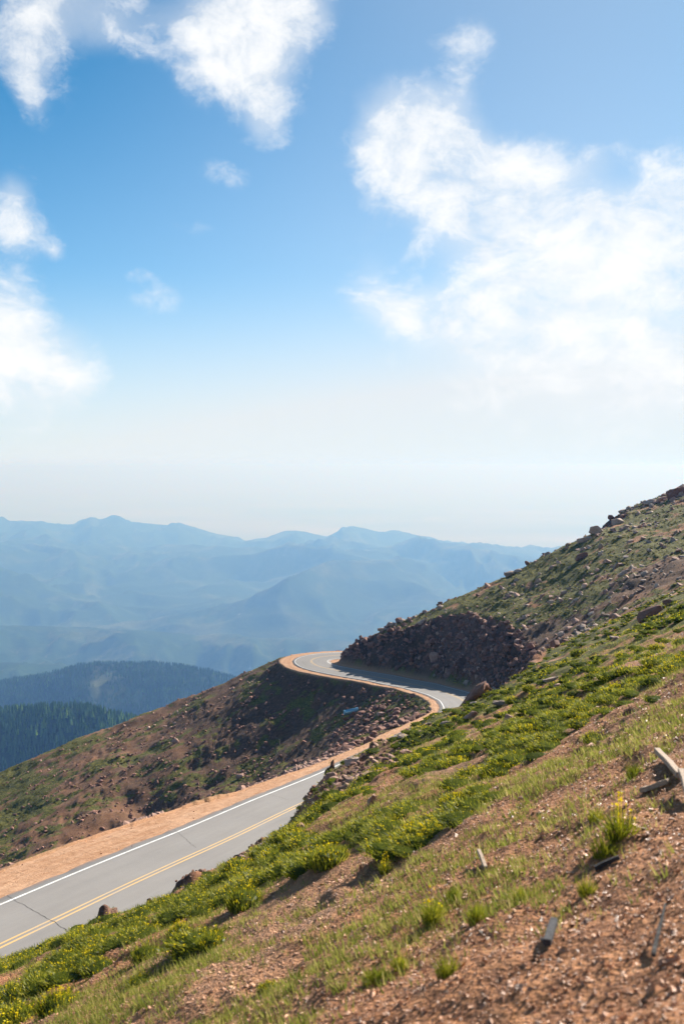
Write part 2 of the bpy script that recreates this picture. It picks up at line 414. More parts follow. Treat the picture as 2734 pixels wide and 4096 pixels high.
# picture-space guides for where the photograph shows flowering cushions (used only to decide what grows where)
BANDS = [([(-60,1040),(0,990),(60,955),(140,922),(200,900),(262,872),(300,850)], 15, 1.0),
         ([(-60,1060),(0,1022),(50,990),(85,968)], 12, .9),
         ([(292,868),(340,838),(400,803),(450,772),(520,733),(600,692),(683,655),(760,610)], 15, 1.0),
         ([(180,948),(235,928),(290,892),(345,852),(395,832)], 7, .8),
         ([(405,850),(440,826),(485,797)], 7, .9),
         ([(478,694),(520,672),(560,652),(620,622),(683,592),(760,560)], 15, .85),
         ([(400,745),(470,712),(540,680),(600,655),(683,618)], 13, .7),
         ([(350,800),(430,760),(500,730)], 9, .45)]
def band_value(px, py):
    best = np.zeros(len(px))
    for pts, hw, wt in BANDS:
        for (x0, y0), (x1, y1) in zip(pts[:-1], pts[1:]):
            dx, dy = x1-x0, y1-y0; t = np.clip(((px-x0)*dx+(py-y0)*dy)/(dx*dx+dy*dy), 0, 1)
            d = np.abs(py-(y0+t*dy))+np.abs(px-(x0+t*dx))*.4
            best = np.maximum(best, wt*(1-sst(d, hw*.45, hw*1.25)))
    return best
ROCKLINE = [(120,915),(190,890),(236,858),(262,835),(280,812),(300,796),(345,776),(395,752),(425,730)]
def rock_lip(px, py):
    xs = np.array([p[0] for p in ROCKLINE], float); ys = np.array([p[1] for p in ROCKLINE], float)
    yl = np.interp(px, xs, ys); d = py-yl
    return sst(px, 120, 225)*(1-sst(px, 385, 425))*sst(d, -45, -30)*(1-sst(d, 4, 22))
def fg(x, y, a):      # the near slope on the camera's side of the road
    return (a['d'] < 0)*(1-sst(y, 120, 140))*(1-a['cut'])
def grass_mask(x, y, a):
    r = np.hypot(x, y)
    m = .50+fbm(x, y, 9, 4, 41)*.55
    near = (.22+.4*sst(r, 8, 14)+fbm(x, y, 2.2, 4, 42)*.4)*sst(r, 5, 8)
    px, py = project(x, y, natural(x, y)); b = band_value(px, py)
    k = fg(x, y, a)
    m = m*(1-k)+np.maximum(near*(.35+.55*sst(r, 25, 45)), b*.35)*k
    hs = .56+fbm(x, y, 11, 4, 43)*.55+fbm(x, y, 2.6, 3, 44)*.45
    bowl = sst(x, -80, -28)*(1-sst(x, 16, 22))*(y > 95)            # stony brown ground below the hairpin
    hs = hs-bowl*(.30-.24*sst(x, -2, 12))+.13*sst(x, 6, 24)*(y > 150)
    m = np.where((a['up'] > .5) | ((a['d'] > 0) & (y > 90)), hs, m)
    scr = np.exp(-((y-150-.02*x)/9)**2)*(x > 22)          # bare gully between the near slope and the far hillside
    m = m-scr*.5
    lip = rock_lip(px, py)*k; a['lip'] = lip
    m = m*(1-lip*.85)
    m = m*(1-a['cut']*.95)*(1-a['fill']*.45)
    return np.clip(m, 0, 1)

# ------------------------------------------------------------------ road strips
def strip(name, l, r, lift, mat, parent=None, i0=0, i1=None, skirt=0., ncross=6, wob=0., z2=None):
    i1 = i1 or len(RC); idx = np.arange(i0, i1); n = len(idx)
    L = l[idx] if hasattr(l, '__len__') else np.full(n, l); Rr = r[idx] if hasattr(r, '__len__') else np.full(n, r)
    V = []; lat = []; run = []
    ts = list(np.linspace(0, 1, ncross))
    for k, t in enumerate(ts):
        o = L*(1-t)+Rr*t
        p = RC[idx].copy(); p[:, :2] += NL[idx]*o[:, None]
        p[:, 2] += lift-.012*np.abs(o)+(fbm(p[:, 0], p[:, 1], 1.2, 3, 51)*wob if wob else 0)
        V.append(p); lat.append(o); run.append(RS[idx])
    if skirt:
        a = V[0].copy(); a[:, 2] -= skirt; a[:, :2] += NL[idx]*(np.sign(L-Rr)*skirt*.5)[:, None]
        b = V[-1].copy(); b[:, 2] -= skirt; b[:, :2] -= NL[idx]*(np.sign(L-Rr)*skirt*.5)[:, None]
        V = [a]+V+[b]; lat = [lat[0]]+lat+[lat[-1]]; run = [run[0]]+run+[run[-1]]
    m = len(V); v = np.stack(V, 1).reshape(-1, 3)
    i = np.arange((n-1)*(m-1)); rr = i//(m-1); c = i % (m-1); b0 = rr*m+c
    f = np.stack([b0, b0+m, b0+m+1, b0+1], 1)
    me = mesh_np(name, v, f, True, dict(lat=np.stack(lat, 1).ravel(), run=np.stack(run, 1).ravel()))
    return obj(name, me, mat, parent)
def build_road():
    rd = strip('road', HW+fbm(RS, RS*0, 2.2, 4, 61)*.16, -HW-fbm(RS, RS*0+3, 2.2, 4, 62)*.16, 0., M['asphalt'], skirt=.12, ncross=9)
    tag(rd, 'grey two-lane mountain road winding down to a hairpin bend', 'road', kind='structure')
    for nm, a, b, mt in (('edge_line', 3.47, 3.33, 'white'), ('edge_line', -3.33, -3.47, 'white'), ('centre_line', .20, .08, 'yellow'), ('centre_line', -.08, -.20, 'yellow')):
        strip(nm, a, b, .006, M[mt], rd, ncross=2)
    # sealed cracks across the lanes
    for s0, a, b, sk, w in ((seg[4]+.9, 4.0, -1.8, 3.2, .05), (seg[7]-.4, 3.9, .6, 3.2, .04), (seg[8]+2.5, 4.0, 1.2, 1.6, .04), (seg[10], 3.9, .6, .8, .045), (seg[12]+5, 3.8, -1, 1.5, .04)):
        n = 40; t = np.linspace(0, 1, n); o = a+(b-a)*t; s = s0-sk*t+fbm(t*9, t*0+s0, 1., 3, 66)*.12
        P = np.stack([np.interp(s, RS, RC[:, k]) for k in range(3)], 1); nx = np.interp(s, RS, NL[:, 0]); ny = np.interp(s, RS, NL[:, 1])
        P[:, 0] += nx*o; P[:, 1] += ny*o; P[:, 2] += .010-.012*np.abs(o)
        tx = np.stack([ny, -nx, np.interp(s, RS, np.gradient(RC[:, 2], RS))], 1)
        ww = (w*.33*(.5+np.abs(fbm(t*20, t*0, 1., 2, 67))))[:, None]
        v = np.stack([P-tx*ww, P+tx*ww], 1).reshape(-1, 3); k = np.arange(n-1)*2
        obj('crack', mesh_np('crack', v, np.stack([k, k+1, k+3, k+2], 1)), M['crack'], rd)
    sl = strip('road_shoulder', HW+SW_L+.3, np.full(len(RC), HW-.15), -.035, M['dirt'], skirt=.4, ncross=9, wob=.05)
    tag(sl, 'orange dirt shoulder along the outer edge of the road', 'shoulder', kind='structure')
    sr = strip('road_verge', np.full(len(RC), -HW+.15), -HW-SW_R-.3, -.035, M['dirt'], skirt=.4, ncross=6, wob=.06)
    tag(sr, 'narrow dirt verge along the foot of the rock cutting', 'verge', kind='structure')

# ------------------------------------------------------------------ far hills and plain
RIDGES = [  # distance, crest in the picture, front fall, back fall
 (1500, [(-700,800),(-200,740),(0,714),(60,709),(90,711),(131,721),(200,737),(330,775),(700,900)], .62, .5),
 (3200, [(-700,720),(-200,694),(0,684),(45,676),(94,665),(156,665),(190,669),(223,677),(270,692),(350,715),(700,760)], .42, .4),
 (4600, [(-700,655),(0,664),(60,665),(120,675),(300,700),(800,720)], .25, .3),
 (6500, [(-700,618),(0,625),(45,627),(98,629),(156,633),(201,637),(286,638),(350,642),(460,652),(800,668)], .22, .35),
 (16000, [(-700,530),(-200,526),(-60,517),(0,519),(9,521),(42,521.4),(60,524.5),(75,525),(82.6,520),(91.5,517.5),(99,519.5),(110,518),(120.5,518),(131.7,522),(167,525),(178.6,523),(194,527.5),
    (219,535.7),(243,542),(265.6,538),(283.5,530.8),(297,530.5),(326,536.4),(338,531),(350,526.5),(366,528.7),(377.6,532),(393.6,532),(416.5,535),(453,543.6),(485,548),(508,547),(530.8,551.6),(600,560),(800,570)], .10, .22)]
def far_height(x, y):
    U = x/y
    fl = np.interp(np.log(y), np.log([300, 500, 1000, 1900, 2700, 4100, 5600, 7300, 9500, 12000, 15000, 17500, 20000, 23000]),
                   [-190, -300, -560, -900, -1000, -1090, -1260, -1340, -1200, -1150, -1330, -1500, -1750, -1930])
    fl = np.where(y > 23000, -1930, fl)
    z = fl.copy(); crest = np.zeros(len(x))
    big = ridged(x+fbm(x, y, 3000, 2, 71)*900, y*.8+fbm(x, y, 3000, 2, 72)*700, 3600, 5, 73)
    body = sst(y, 7000, 8200)*(1-sst(y, 15000, 18500))
    z = z+body*(big-.30)*520*(1-.75*sst(y, 12800, 15800))
    for D, pts, fr, bk in RIDGES:
        p = np.array(pts, float); u, v = rays(p[:, 0], p[:, 1])
        vz = np.interp(U, u, v)
        Dd = D*(1+.045*fbm(U*9, U*0+D, 1, 3, 74)*(D > 4000))
        zc = vz*Dd
        t = y-Dd
        rl = D*.012
        prof = np.sqrt(t*t+rl*rl)-rl
        wl = D*.11
        er = ridged(x, y*.8, wl, 4, 75)-.45
        am = sst(np.abs(t), 0, D*.05)*D*.018
        h = zc-np.where(t < 0, fr, bk)*prof+er*am+fbm(x, y, D*.008, 3, 76)*D*.0006
        k = D*.004
        m = np.maximum(z, h); z = m+k*np.log(np.exp(np.clip((z-m)/k, -30, 0))+np.exp(np.clip((h-m)/k, -30, 0)))
    z = z+fbm(x, y, 400, 4, 77)*np.minimum(14, y*.004)*sst(y, 5000, 7000)*(y < 23000)
    return z-(y*y+x*x)/(2*6.371e6)*sst(y, 15000, 25000)
def build_far():
    nr, nc = 900, 760
    ys = np.exp(np.linspace(math.log(330), math.log(230000), nr)); us = np.linspace(-.85, .85, nc)
    U, Y = np.meshgrid(us, ys); x = (U*Y).ravel(); y = Y.ravel()
    z = far_height(x, y)
    i = np.arange((nr-1)*(nc-1)); r = i//(nc-1); c = i % (nc-1); b = r*nc+c
    f = np.stack([b, b+1, b+nc+1, b+nc], 1)
    px, py = project(x, y, z)
    Z = z.reshape(nr, nc); sl = np.gradient(Z, axis=1)/(np.gradient(U*Y, axis=1))
    bare = sst(sl.ravel(), .0, .45)*.42
    oc = .40*np.exp(-(((x/y+.245)/.018)**2+((y-3050)/110)**2)) + .4*np.exp(-(((x/y+.20)/.012)**2+((y-2900)/60)**2))
    bare = np.clip(bare*(y > 4000)+oc, 0, 1)
    plain = sst(y, 18500, 21500)
    me = mesh_np('hills', np.stack([x, y, z], 1), f, True, dict(bare=bare, plain=plain))
    tag(obj('hills', me, M['hills']), 'blue forested mountain ranges and the flat plain beyond them', 'hills', kind='structure')

def conifer_templates():
    out = []
    for k in range(5):
        v = []; f = []
        tiers = 4
        for t in range(tiers):
            z0 = .08+t*.21; z1 = min(1, z0+.36); r = (.20-.04*t)*(1+.12*random.random()); n = 6; b = len(v)
            for j in range(n):
                a = j/n*2*math.pi+t*.7; rr = r*random.uniform(.75, 1.15); v.append((rr*math.cos(a), rr*math.sin(a), z0-random.uniform(0, .05)))
            v.append((0, 0, z1))
            for j in range(n): f.append((b+j, b+(j+1) % n, b+n))
        out.append((np.array(v), np.array(f)))
    return out
def forest(name, label, x, y, hts, seed):
    z = far_height(x, y); n = len(x)
    pos = np.stack([x, y, z-.3], 1); scl = np.stack([hts*RNG.uniform(.8, 1.2, n)]*2+[hts], 1)
    asp = sst(fbm(x, y, 60, 3, seed+1), .22, .5)
    tint = np.clip(RNG.beta(2, 3, n)*.7+asp*.45, 0, 1)
    v, f, t = scatter(conifer_templates(), pos, scl, rotz(RNG.uniform(0, 6.3, n)), tint)
    tag(obj(name, mesh_np(name, v, f, False, dict(tint=t)), M['pine']), label, 'forest', kind='stuff')
def build_forests():
    n = 9000; y = RNG.uniform(1180, 1560, n); x = RNG.uniform(-.50, -.02, n)*y
    forest('forest', 'dark green conifer forest on the nearest hill, lower left', x, y, RNG.uniform(9, 15, n), 81)
    n = 26000; y = RNG.uniform(2300, 3280, n); x = RNG.uniform(-.48, .02, n)*y
    oc = np.exp(-(((x/y+.245)/.017)**2+((y-3050)/95)**2)); k = RNG.random(n) > oc*1.15
    x, y = x[k], y[k]
    forest('forest', 'blue-green conifer forest on the rounded hill with pale outcrops', x, y, RNG.uniform(9, 16, len(x)), 83)

# ------------------------------------------------------------------ rocks
def hull(pts):
    bm = bmesh.new()
    for p in pts: bm.verts.new(p)
    bmesh.ops.convex_hull(bm, input=bm.verts[:])
    for v in [v for v in bm.verts if not v.link_faces]: bm.verts.remove(v)
    bmesh.ops.triangulate(bm, faces=bm.faces[:]); bm.verts.index_update()
    v = np.array([q.co[:] for q in bm.verts]); f = np.array([[q.index for q in t.verts] for t in bm.faces]); bm.free()
    return v, f
def rock_template(n, flat=.7, rnd=random):
    pts = []
    for _ in range(n):
        a = Vector((rnd.gauss(0, 1), rnd.gauss(0, 1), rnd.gauss(0, 1))).normalized()*rnd.uniform(.8, 1.05)
        a = Vector([max(-.72, min(.72, c)) for c in a])      # clipped sides give broken, blocky faces
        pts.append((a.x, a.y*.8, a.z*flat))
    return hull(pts)
random.seed(3)
ROCK = [rock_template(14+2*i, random.choice([.5, .65, .8])) for i in range(10)]
CHIP = [rock_template(7, .5) for i in range(6)]
def boulder_mesh(name, seed, size, mat, block=1.):
    """a large angular boulder: clipped hull, subdivided, chipped and creased"""
    rnd = random.Random(seed); v, f = rock_template(16, .85, rnd)
    bm = bmesh.new(); vs = [bm.verts.new((p[0]*size[0], p[1]*size[1], p[2]*size[2])) for p in v]
    for t in f: bm.faces.new([vs[i] for i in t])
    bmesh.ops.recalc_face_normals(bm, faces=bm.faces[:])
    bmesh.ops.bevel(bm, geom=bm.edges[:], offset=min(size)*.07, segments=1, affect='EDGES', profile=.6)
    bmesh.ops.triangulate(bm, faces=bm.faces[:])
    bmesh.ops.subdivide_edges(bm, edges=bm.edges[:], cuts=2, use_grid_fill=True)
    bmesh.ops.triangulate(bm, faces=bm.faces[:])
    co = np.array([q.co[:] for q in bm.verts]); s = max(size)
    dd = fbm(co[:, 0]+co[:, 2]*.7+seed*3, co[:, 1]-co[:, 2]*.6, s*.5, 4, seed)*s*.05
    nn = np.array([q.normal[:] for q in bm.verts])
    for q, d_, n_ in zip(bm.verts, dd, nn): q.co += Vector(n_)*float(d_)
    me = bpy.data.meshes.new(name); bm.to_mesh(me); bm.free()
    at = me.attributes.new('tint', 'FLOAT', 'POINT'); at.data.foreach_set('value', np.full(len(me.vertices), rnd.random()*.5, np.float32))
    me.materials.append(mat); return me

# boulders that stand out: picture point of the foot, width and height in pixels, lean, material, label
BOULDERS = [
 ((471,700),(46,10),-40,'dark_rock','long brown leaning slab beside the bend where the near slope meets the road'),
 ((483,690),(15,19),-12,'dark_rock','pointed brown boulder standing on the long slab beside the bend'),
 ((473,705),(8,5),0,'grey_rock','small grey rock tucked under the pointed boulder at the bend'),
 ((426,726),(12,4),-20,'rock','low brown rock poking over the road edge below the first bend'),
 ((362,753),(16,5),-22,'rock','low flat brown boulder overhanging the white edge line of the road'),
 ((352,765),(17,10),-10,'grey_rock','broad pale boulder on the lip of the bank above the road'),
 ((371,806),(9,18),8,'rock','upright reddish boulder standing alone in the flowering turf'),
 ((265,848),(20,8),-22,'grey_rock','smooth grey boulder lying in the turf above the yellow centre line'),
 ((650,618),(30,15),-30,'dark_rock','large dark tilted outcrop on the grassy crest, far right'),
 ((668,605),(13,8),-10,'dark_rock','brown block resting against the large dark tilted outcrop'),
 ((444,727),(13,7),-25,'grey_rock','pale wedge-shaped rock in the turf below the long slab'),
 ((470,718),(17,7),-38,'rock','thin tilted reddish slab in the turf under the long slab'),
 ((506,726),(8,16),25,'rock','narrow dark splinter of rock standing in green turf'),
 ((557,690),(9,9),0,'rock','squat reddish rock beside bright yellow cushions on the near slope'),
 ((500,705),(18,6),-8,'grey_rock','flat pale slab in flowers right of the pointed boulder'),
 ((550,681),(18,6),-12,'grey_rock','flat pinkish slab on the upper near slope'),
 ((301,785),(12,9),0,'rock','round-edged boulder at the top of the rubble above the road'),
 ((330,780),(15,10),-15,'rock','pale boulder at the right end of the rubble above the road'),
 ((678,497),(24,13),-12,'dark_rock','big dark boulder on the skyline in the upper right corner of the hill'),
 ((650,505),(14,8),-5,'grey_rock','grey boulder on the skyline next to the big dark one'),
 ((595,533),(15,10),-12,'grey_rock','pale angular boulder in the cluster below the hill crest'),
 ((584,541),(17,9),-20,'grey_rock','long grey boulder at the left of the crest cluster'),
 ((617,524),(13,10),-25,'grey_rock','tilted grey block at the right of the crest cluster'),
 ((505,572),(13,10),-20,'rock','upright brown boulder on the middle of the hill skyline'),
 ((509,576),(12,8),0,'grey_rock','squat pale boulder right of the upright skyline boulder'),
 ((380,629),(12,6),-18,'dark_rock','dark flat-topped boulder on the brow above the cliff end'),
 ((385,627),(6,5),0,'grey_rock','small pale rock on top of the brow above the cliff end'),
 ((422,622),(13,5),-25,'grey_rock','slab of rock lying in turf at the brow of the hill'),
 ((581,559),(15,8),-30,'dark_rock','tilted dark slab in the middle of the upper hillside'),
 ((599,549),(6,8),0,'grey_rock','small upright pale rock in the middle of the upper hillside'),
 ((433,660),(10,14),12,'rock','rust-brown pillar of rock standing out of the dark road cutting'),
 ((460,640),(11,8),-15,'dark_rock','broken block at the upper edge of the dark road cutting'),
 ((175,743),(8,6),0,'rock','lone pale-topped boulder on the left-hand slope below the hairpin'),
 ((84,711+12),(1,1),0,None,None),
 ((240,796-18),(10,6),-10,'rock','pinkish boulder among rubble at the roadside below the dark bank'),
 ((380,716),(9,5),0,'rock','pale rock in the dark bank inside the first bend'),
 ((373,737),(9,8),-15,'dark_rock','dark upright rock low in the bank inside the first bend'),
 ((60,938),(9,3),-5,'rock','flat tan stone in the flowering turf near the yellow centre line'),
]
FG = set(range(0, 8)) | set(range(10, 18)) | {37}
def build_boulders():
    for i, (p, (w, h), lean, mt, lab) in enumerate(BOULDERS):
        if mt is None: continue
        w0 = w
        q = march(p[0], p[1], 2.5, 118 if i in FG else 330)
        if q is None: continue
        m = q.y/F; sx, sz = w*m*.5, h*m*.5
        sy = max(min(sx, sz)*1.1, .5*(sx+sz)*.8)
        me = boulder_mesh('boulder', 100+i, (sx*1.35, sy*1.3, sz*1.45), M[mt])
        o = obj('boulder', me, None, None, (q.x, q.y+sy*.2, q.z+sz*.55))
        o.rotation_euler = (random.uniform(-.1, .1), R(lean), random.uniform(-.25, .25))
        tag(o, lab, 'boulder')

def sample_world(n, y0, y1, u=.47, p=0.):
    y = np.exp(RNG.uniform(math.log(y0), math.log(y1), n)); x = RNG.uniform(-u, u, n)*(y+2); return x, y
def build_rubble():
    P = []; 
    def add(x, y, size, tint, mk, sink=.3):
        P.append((x, y, size, tint, mk, sink))
    # hillside beyond, cutting, embankment, left-hand slope
    n = 85000; x, y = sample_world(n, 95, 228, .50); z, a = ground(x, y, True)
    patch = sst(fbm(x, y, 16, 4, 91), -.25, .45); crest = np.exp(-((y-np.interp(x, CX, CYc))/7)**2)*(x > -3)
    pr = (.10+.35*patch+.5*crest*sst(x, 3, 30))*a['up']*(1-a['bed'])*(np.abs(a['d']) > a['w']+.4)
    pr = np.where(a['cut'] > .4, .75, pr); pr = np.where(a['fill'] > .4, .45*(y > 100)+.2, pr)
    pr = pr*(np.abs(a['d']) > a['w']+.3)*(1-.35*(x < 0))*(1-.35*((x > 8) & (a['cut'] < .4) & (crest < .3)))
    hol = (x < 14) & (x > -45) & (y > 95) & (a['d'] > a['w']+.3); pr = np.where(hol, np.maximum(pr, .5*sst(fbm(x, y, 10, 4, 94), -.35, .25)), pr)
    k = RNG.random(n) < pr; x, y, a_c, a_f, cr = x[k], y[k], a['cut'][k], a['fill'][k], crest[k]
    s = .11+.85*RNG.random(len(x))**5; s = s*(1+1.1*cr*RNG.random(len(x))); s = np.where(a_c > .4, s*.95, s); s = np.where(x < -2, s*.62, s)
    m = np.where((a_c > .4) | (a_f > .4) | ((x < 16) & (y < 203)), 1, np.where((RNG.random(len(x)) < .5) & (x > 0), 2, np.where(x > 0, 0, np.where(RNG.random(len(x)) < .6, 1, 0))))
    add(x, y, s, RNG.random(len(x))**3, m)
    n = 4200; t = RNG.integers(int(len(RC)*.50), int(len(RC)*.86), n); o = -HW-SW_R[t]-.2-RNG.uniform(0, 9, n)
    x = RC[t, 0]+NL[t, 0]*o; y = RC[t, 1]+NL[t, 1]*o; zz, aa = ground(x, y, True); k = aa['cut'] > .3
    add(x[k], y[k], .14+.65*RNG.random(k.sum())**4, RNG.random(k.sum())**3*.6, np.where(RNG.random(k.sum()) < .15, 0, 1), .2)
    # rubble at the roadside of the first leg and near the bend
    n = 9000; t = RNG.integers(int(len(RC)*.18), int(len(RC)*.42), n); o = HW+SW_L[t]+RNG.exponential(1.4, n)+.35
    x = RC[t, 0]+NL[t, 0]*o; y = RC[t, 1]+NL[t, 1]*o; k = RNG.random(n) < .7*sst(fbm(x, y, 6, 3, 92), -.1, .3)
    add(x[k], y[k], .10+.35*RNG.random(k.sum())**3, RNG.random(k.sum())**2, np.full(k.sum(), 0))
    # rock outcrop on the bank above the road in the middle of the picture
    n = 1300; t = RNG.integers(np.searchsorted(RS, seg[7]+1), np.searchsorted(RS, seg[9]+5), n); o = -HW-SW_R[t]-.2-RNG.uniform(0, 5.0, n)
    x = RC[t, 0]+NL[t, 0]*o; y = RC[t, 1]+NL[t, 1]*o
    add(x, y, .08+.32*RNG.random(n)**3, RNG.random(n)**2*.4, np.full(n, 1), .2)
    n = 17000; x, y = sample_world(n, 26, 110, .3); zz, aa = ground(x, y, True); qx, qy = project(x, y, zz)
    k = (RNG.random(n) < rock_lip(qx, qy)*.8*fg(x, y, aa)) & (aa['d'] < -aa['w']+.3)
    add(x[k], y[k], .05+.22*RNG.random(k.sum())**3, RNG.random(k.sum())**2*.6, np.where(RNG.random(k.sum()) < .6, 1, 0), .2)
    # stones in the near turf, 30-130 m
    n = 5000; x, y = sample_world(n, 42, 135, .5); z, a = ground(x, y, True)
    k = (RNG.random(n) < (.10+.3*sst(fbm(x, y, 7, 3, 93), 0, .4))*fg(x, y, a))
    add(x[k], y[k], .05+.30*RNG.random(k.sum())**4+y[k]*.0004, RNG.random(k.sum())**2, np.where(RNG.random(k.sum()) < .5, 0, 2))
    x, y, s, tint, mk, sink = [np.concatenate([np.broadcast_to(p[i], p[0].shape) for p in P]) for i in range(6)]
    z = ground(x, y); px, py = project(x, y, z); ang = s/y
    inside = (px > 0) & (px < W) & (py > 0) & (py < H)
    # the largest in view become things of their own
    order = np.argsort(-ang*inside); big = np.zeros(len(x), bool)
    quota = {0: 0, 1: 0, 2: 0, 3: 0}
    sel = []
    for i in order[:6000]:
        r_ = 0 if (y[i] > 135 and x[i] > 8) else (1 if x[i] < 14 and y[i] > 110 else (2 if y[i] > 26 and mk[i] != 1 else 3))
        if quota[r_] >= (110, 60, 60, 20)[r_]: continue
        # keep only those the camera can see
        tt = np.linspace(.25, .985, 60); zz = ground(x[i]*tt, y[i]*tt)
        if (zz > (z[i]+s[i]*.8)*tt).any(): continue
        quota[r_] += 1; sel.append((i, r_)); big[i] = True
        if sum(quota.values()) >= 240: break
    LB = [('rock lying among the turf and stones of the hillside above the road cutting', 'rocks strewn over the hillside above the cutting'),
          ('reddish rock lying on the slope below the far stretch of road', 'rocks on the slope below the far road'),
          ('brown rock lying in or beside the near bank and roadside rubble', 'rocks along the near bank and roadside'),
          ('dark angular rock in the bank beside the bend', 'rocks in the bank beside the bend')]
    mats = [M['rock'], M['dark_rock'], M['grey_rock']]
    cache = {}
    for i, r_ in sel:
        t = int(RNG.integers(len(ROCK))); key = (t, int(mk[i]))
        if key not in cache:
            v, f = ROCK[t]; me = mesh_np('rock', v, f, False, dict(tint=np.full(len(v), .3*t/len(ROCK)))); me.materials.append(mats[int(mk[i])]); cache[key] = me
        o = bpy.data.objects.new('rock', cache[key]); COL.objects.link(o)
        o.location = (x[i], y[i], z[i]+s[i]*.15); o.rotation_euler = (random.uniform(-.6, .6), random.uniform(-.6, .6), random.uniform(0, 6.3))
        o.scale = (s[i]*random.uniform(.8, 1.3), s[i]*random.uniform(.7, 1.1), s[i]*random.uniform(.7, 1.05))
        tag(o, LB[r_][0], 'rock', LB[r_][1])
    r = ~big
    for q, nm in enumerate(('reddish', 'dark', 'grey')):
        k = r & (mk == q); n = k.sum()
        scl = s[k][:, None]*RNG.uniform(.65, 1.3, (n, 3))
        v, f, t = scatter(ROCK, np.stack([x[k], y[k], z[k]+s[k]*.1], 1), scl, randrot(n, .9), tint[k])
        tag(obj('rubble', mesh_np('rubble', v, f, False, dict(tint=t)), mats[q]),
            ['loose reddish stones scattered over the slopes and roadside', 'dark broken rock covering the road cutting and embankment', 'pale grey stones scattered over the turf slopes'][q], 'stones', kind='stuff')
    print('rock things', quota, 'rubble', r.sum())

def build_gravel():
    n = 150000; x, y = sample_world(n, 2.2, 36, .55)
    z, a = ground(x, y, True); px, py = project(x, y, z); b = band_value(px, py)
    k = (RNG.random(n) < (1-.75*b)*(1-sst(y, 22, 34))) & (a['d'] < -a['w']-.2); x, y, z = x[k], y[k], z[k]; n = len(x)
    s = (.006+.017*RNG.random(n)**4)*(1+y*.055)
    r = RNG.random(n) < .006; s = np.where(r, s*2.2, s)
    v, f, t = scatter(CHIP, np.stack([x, y, z+s*.1], 1), s[:, None]*RNG.uniform(.6, 1.4, (n, 3)), randrot(n, 1.5), RNG.random(n)**4)
    tag(obj('gravel', mesh_np('gravel', v, f, False, dict(tint=t)), M['chip']), 'pinkish granite chips covering the near slope', 'gravel', kind='stuff')

# ------------------------------------------------------------------ plants
def blades(n, rad, hgt, wid, splay, seed, seg2=True):
    """n tapering leaves fanning out of a cushion; returns verts, tris, tint"""
    g = np.random.default_rng(seed)
    r = rad*np.sqrt(g.random(n))*g.uniform(.8, 1.1, n); a = g.uniform(0, 6.283, n)
    bx, by = r*np.cos(a), r*np.sin(a); lean = splay*(r/rad)*g.uniform(.4, 1.2, n)
    la = a+g.normal(0, .7, n); h = hgt*(1-.55*(r/rad)**2)*g.uniform(.6, 1.15, n)
    dx, dy = np.cos(la)*lean*h, np.sin(la)*lean*h; fa = g.uniform(0, 6.283, n); w = wid*g.uniform(.6, 1.3, n)
    wx, wy = np.cos(fa)*w*.5, np.sin(fa)*w*.5
    p0 = np.stack([bx-wx, by-wy, -.03+0*h], 1); p1 = np.stack([bx+wx, by+wy, -.03+0*h], 1)
    m0 = np.stack([bx+dx*.35-wx*.9, by+dy*.35-wy*.9, h*.55], 1); m1 = np.stack([bx+dx*.35+wx*.9, by+dy*.35+wy*.9, h*.55], 1)
    tp = np.stack([bx+dx, by+dy, h*g.uniform(.9, 1.05, n)], 1)
    b = np.arange(n)[:, None]
    if seg2:
        v = np.stack([p0, p1, m0, m1, tp], 1).reshape(-1, 3); b = b*5
        f = np.concatenate([b+[0, 1, 3], b+[0, 3, 2], b+[2, 3, 4]]); t = np.repeat(g.random(n), 5)
    else:
        v = np.stack([p0*1, p1, tp], 1).reshape(-1, 3); f = b*3+[0, 1, 2]; t = np.repeat(g.random(n), 3)
    return v, f, t
def flowers(n, rad, hgt, size, seed, petals=6):
    g = np.random.default_rng(seed); V = []; Fc = []; T = []; b = 0
    for i in range(n):
        r = rad*math.sqrt(g.random())*1.0; a = g.uniform(0, 6.283); h = hgt*(1-.5*(r/rad)**2)*g.uniform(.95, 1.3)
        c = np.array([r*math.cos(a), r*math.sin(a), h]); s = size*g.uniform(.7, 1.2)
        nrm = np.array([g.normal(0, .5)+math.cos(a)*.4*r/rad, g.normal(0, .5)+math.sin(a)*.4*r/rad, 1]); nrm /= np.linalg.norm(nrm)
        e1 = np.cross(nrm, [1, 0, 0]); e1 /= np.linalg.norm(e1); e2 = np.cross(nrm, e1)
        vs = [c-nrm*s*.25]
        for k in range(petals*2):
            q = k/(petals*2)*6.283; rr = s*(.5 if k % 2 == 0 else .32); vs.append(c+e1*rr*math.cos(q)+e2*rr*math.sin(q)+nrm*s*.12)
        m = petals*2
        for k in range(m): Fc.append((b, b+1+k, b+1+(k+1) % m))
        V += vs; T += [g.random()]*len(vs); b += len(vs)
        # stem
        vs = [c-nrm*s*.2+np.array([-.0015, 0, 0]), c-nrm*s*.2+np.array([.0015, 0, 0]), np.array([c[0]*.9, c[1]*.9, 0.])]
        Fc.append((b, b+1, b+2)); V += vs; T += [0.2]*3; b += 3
    return np.array(V), np.array(Fc), np.array(T)
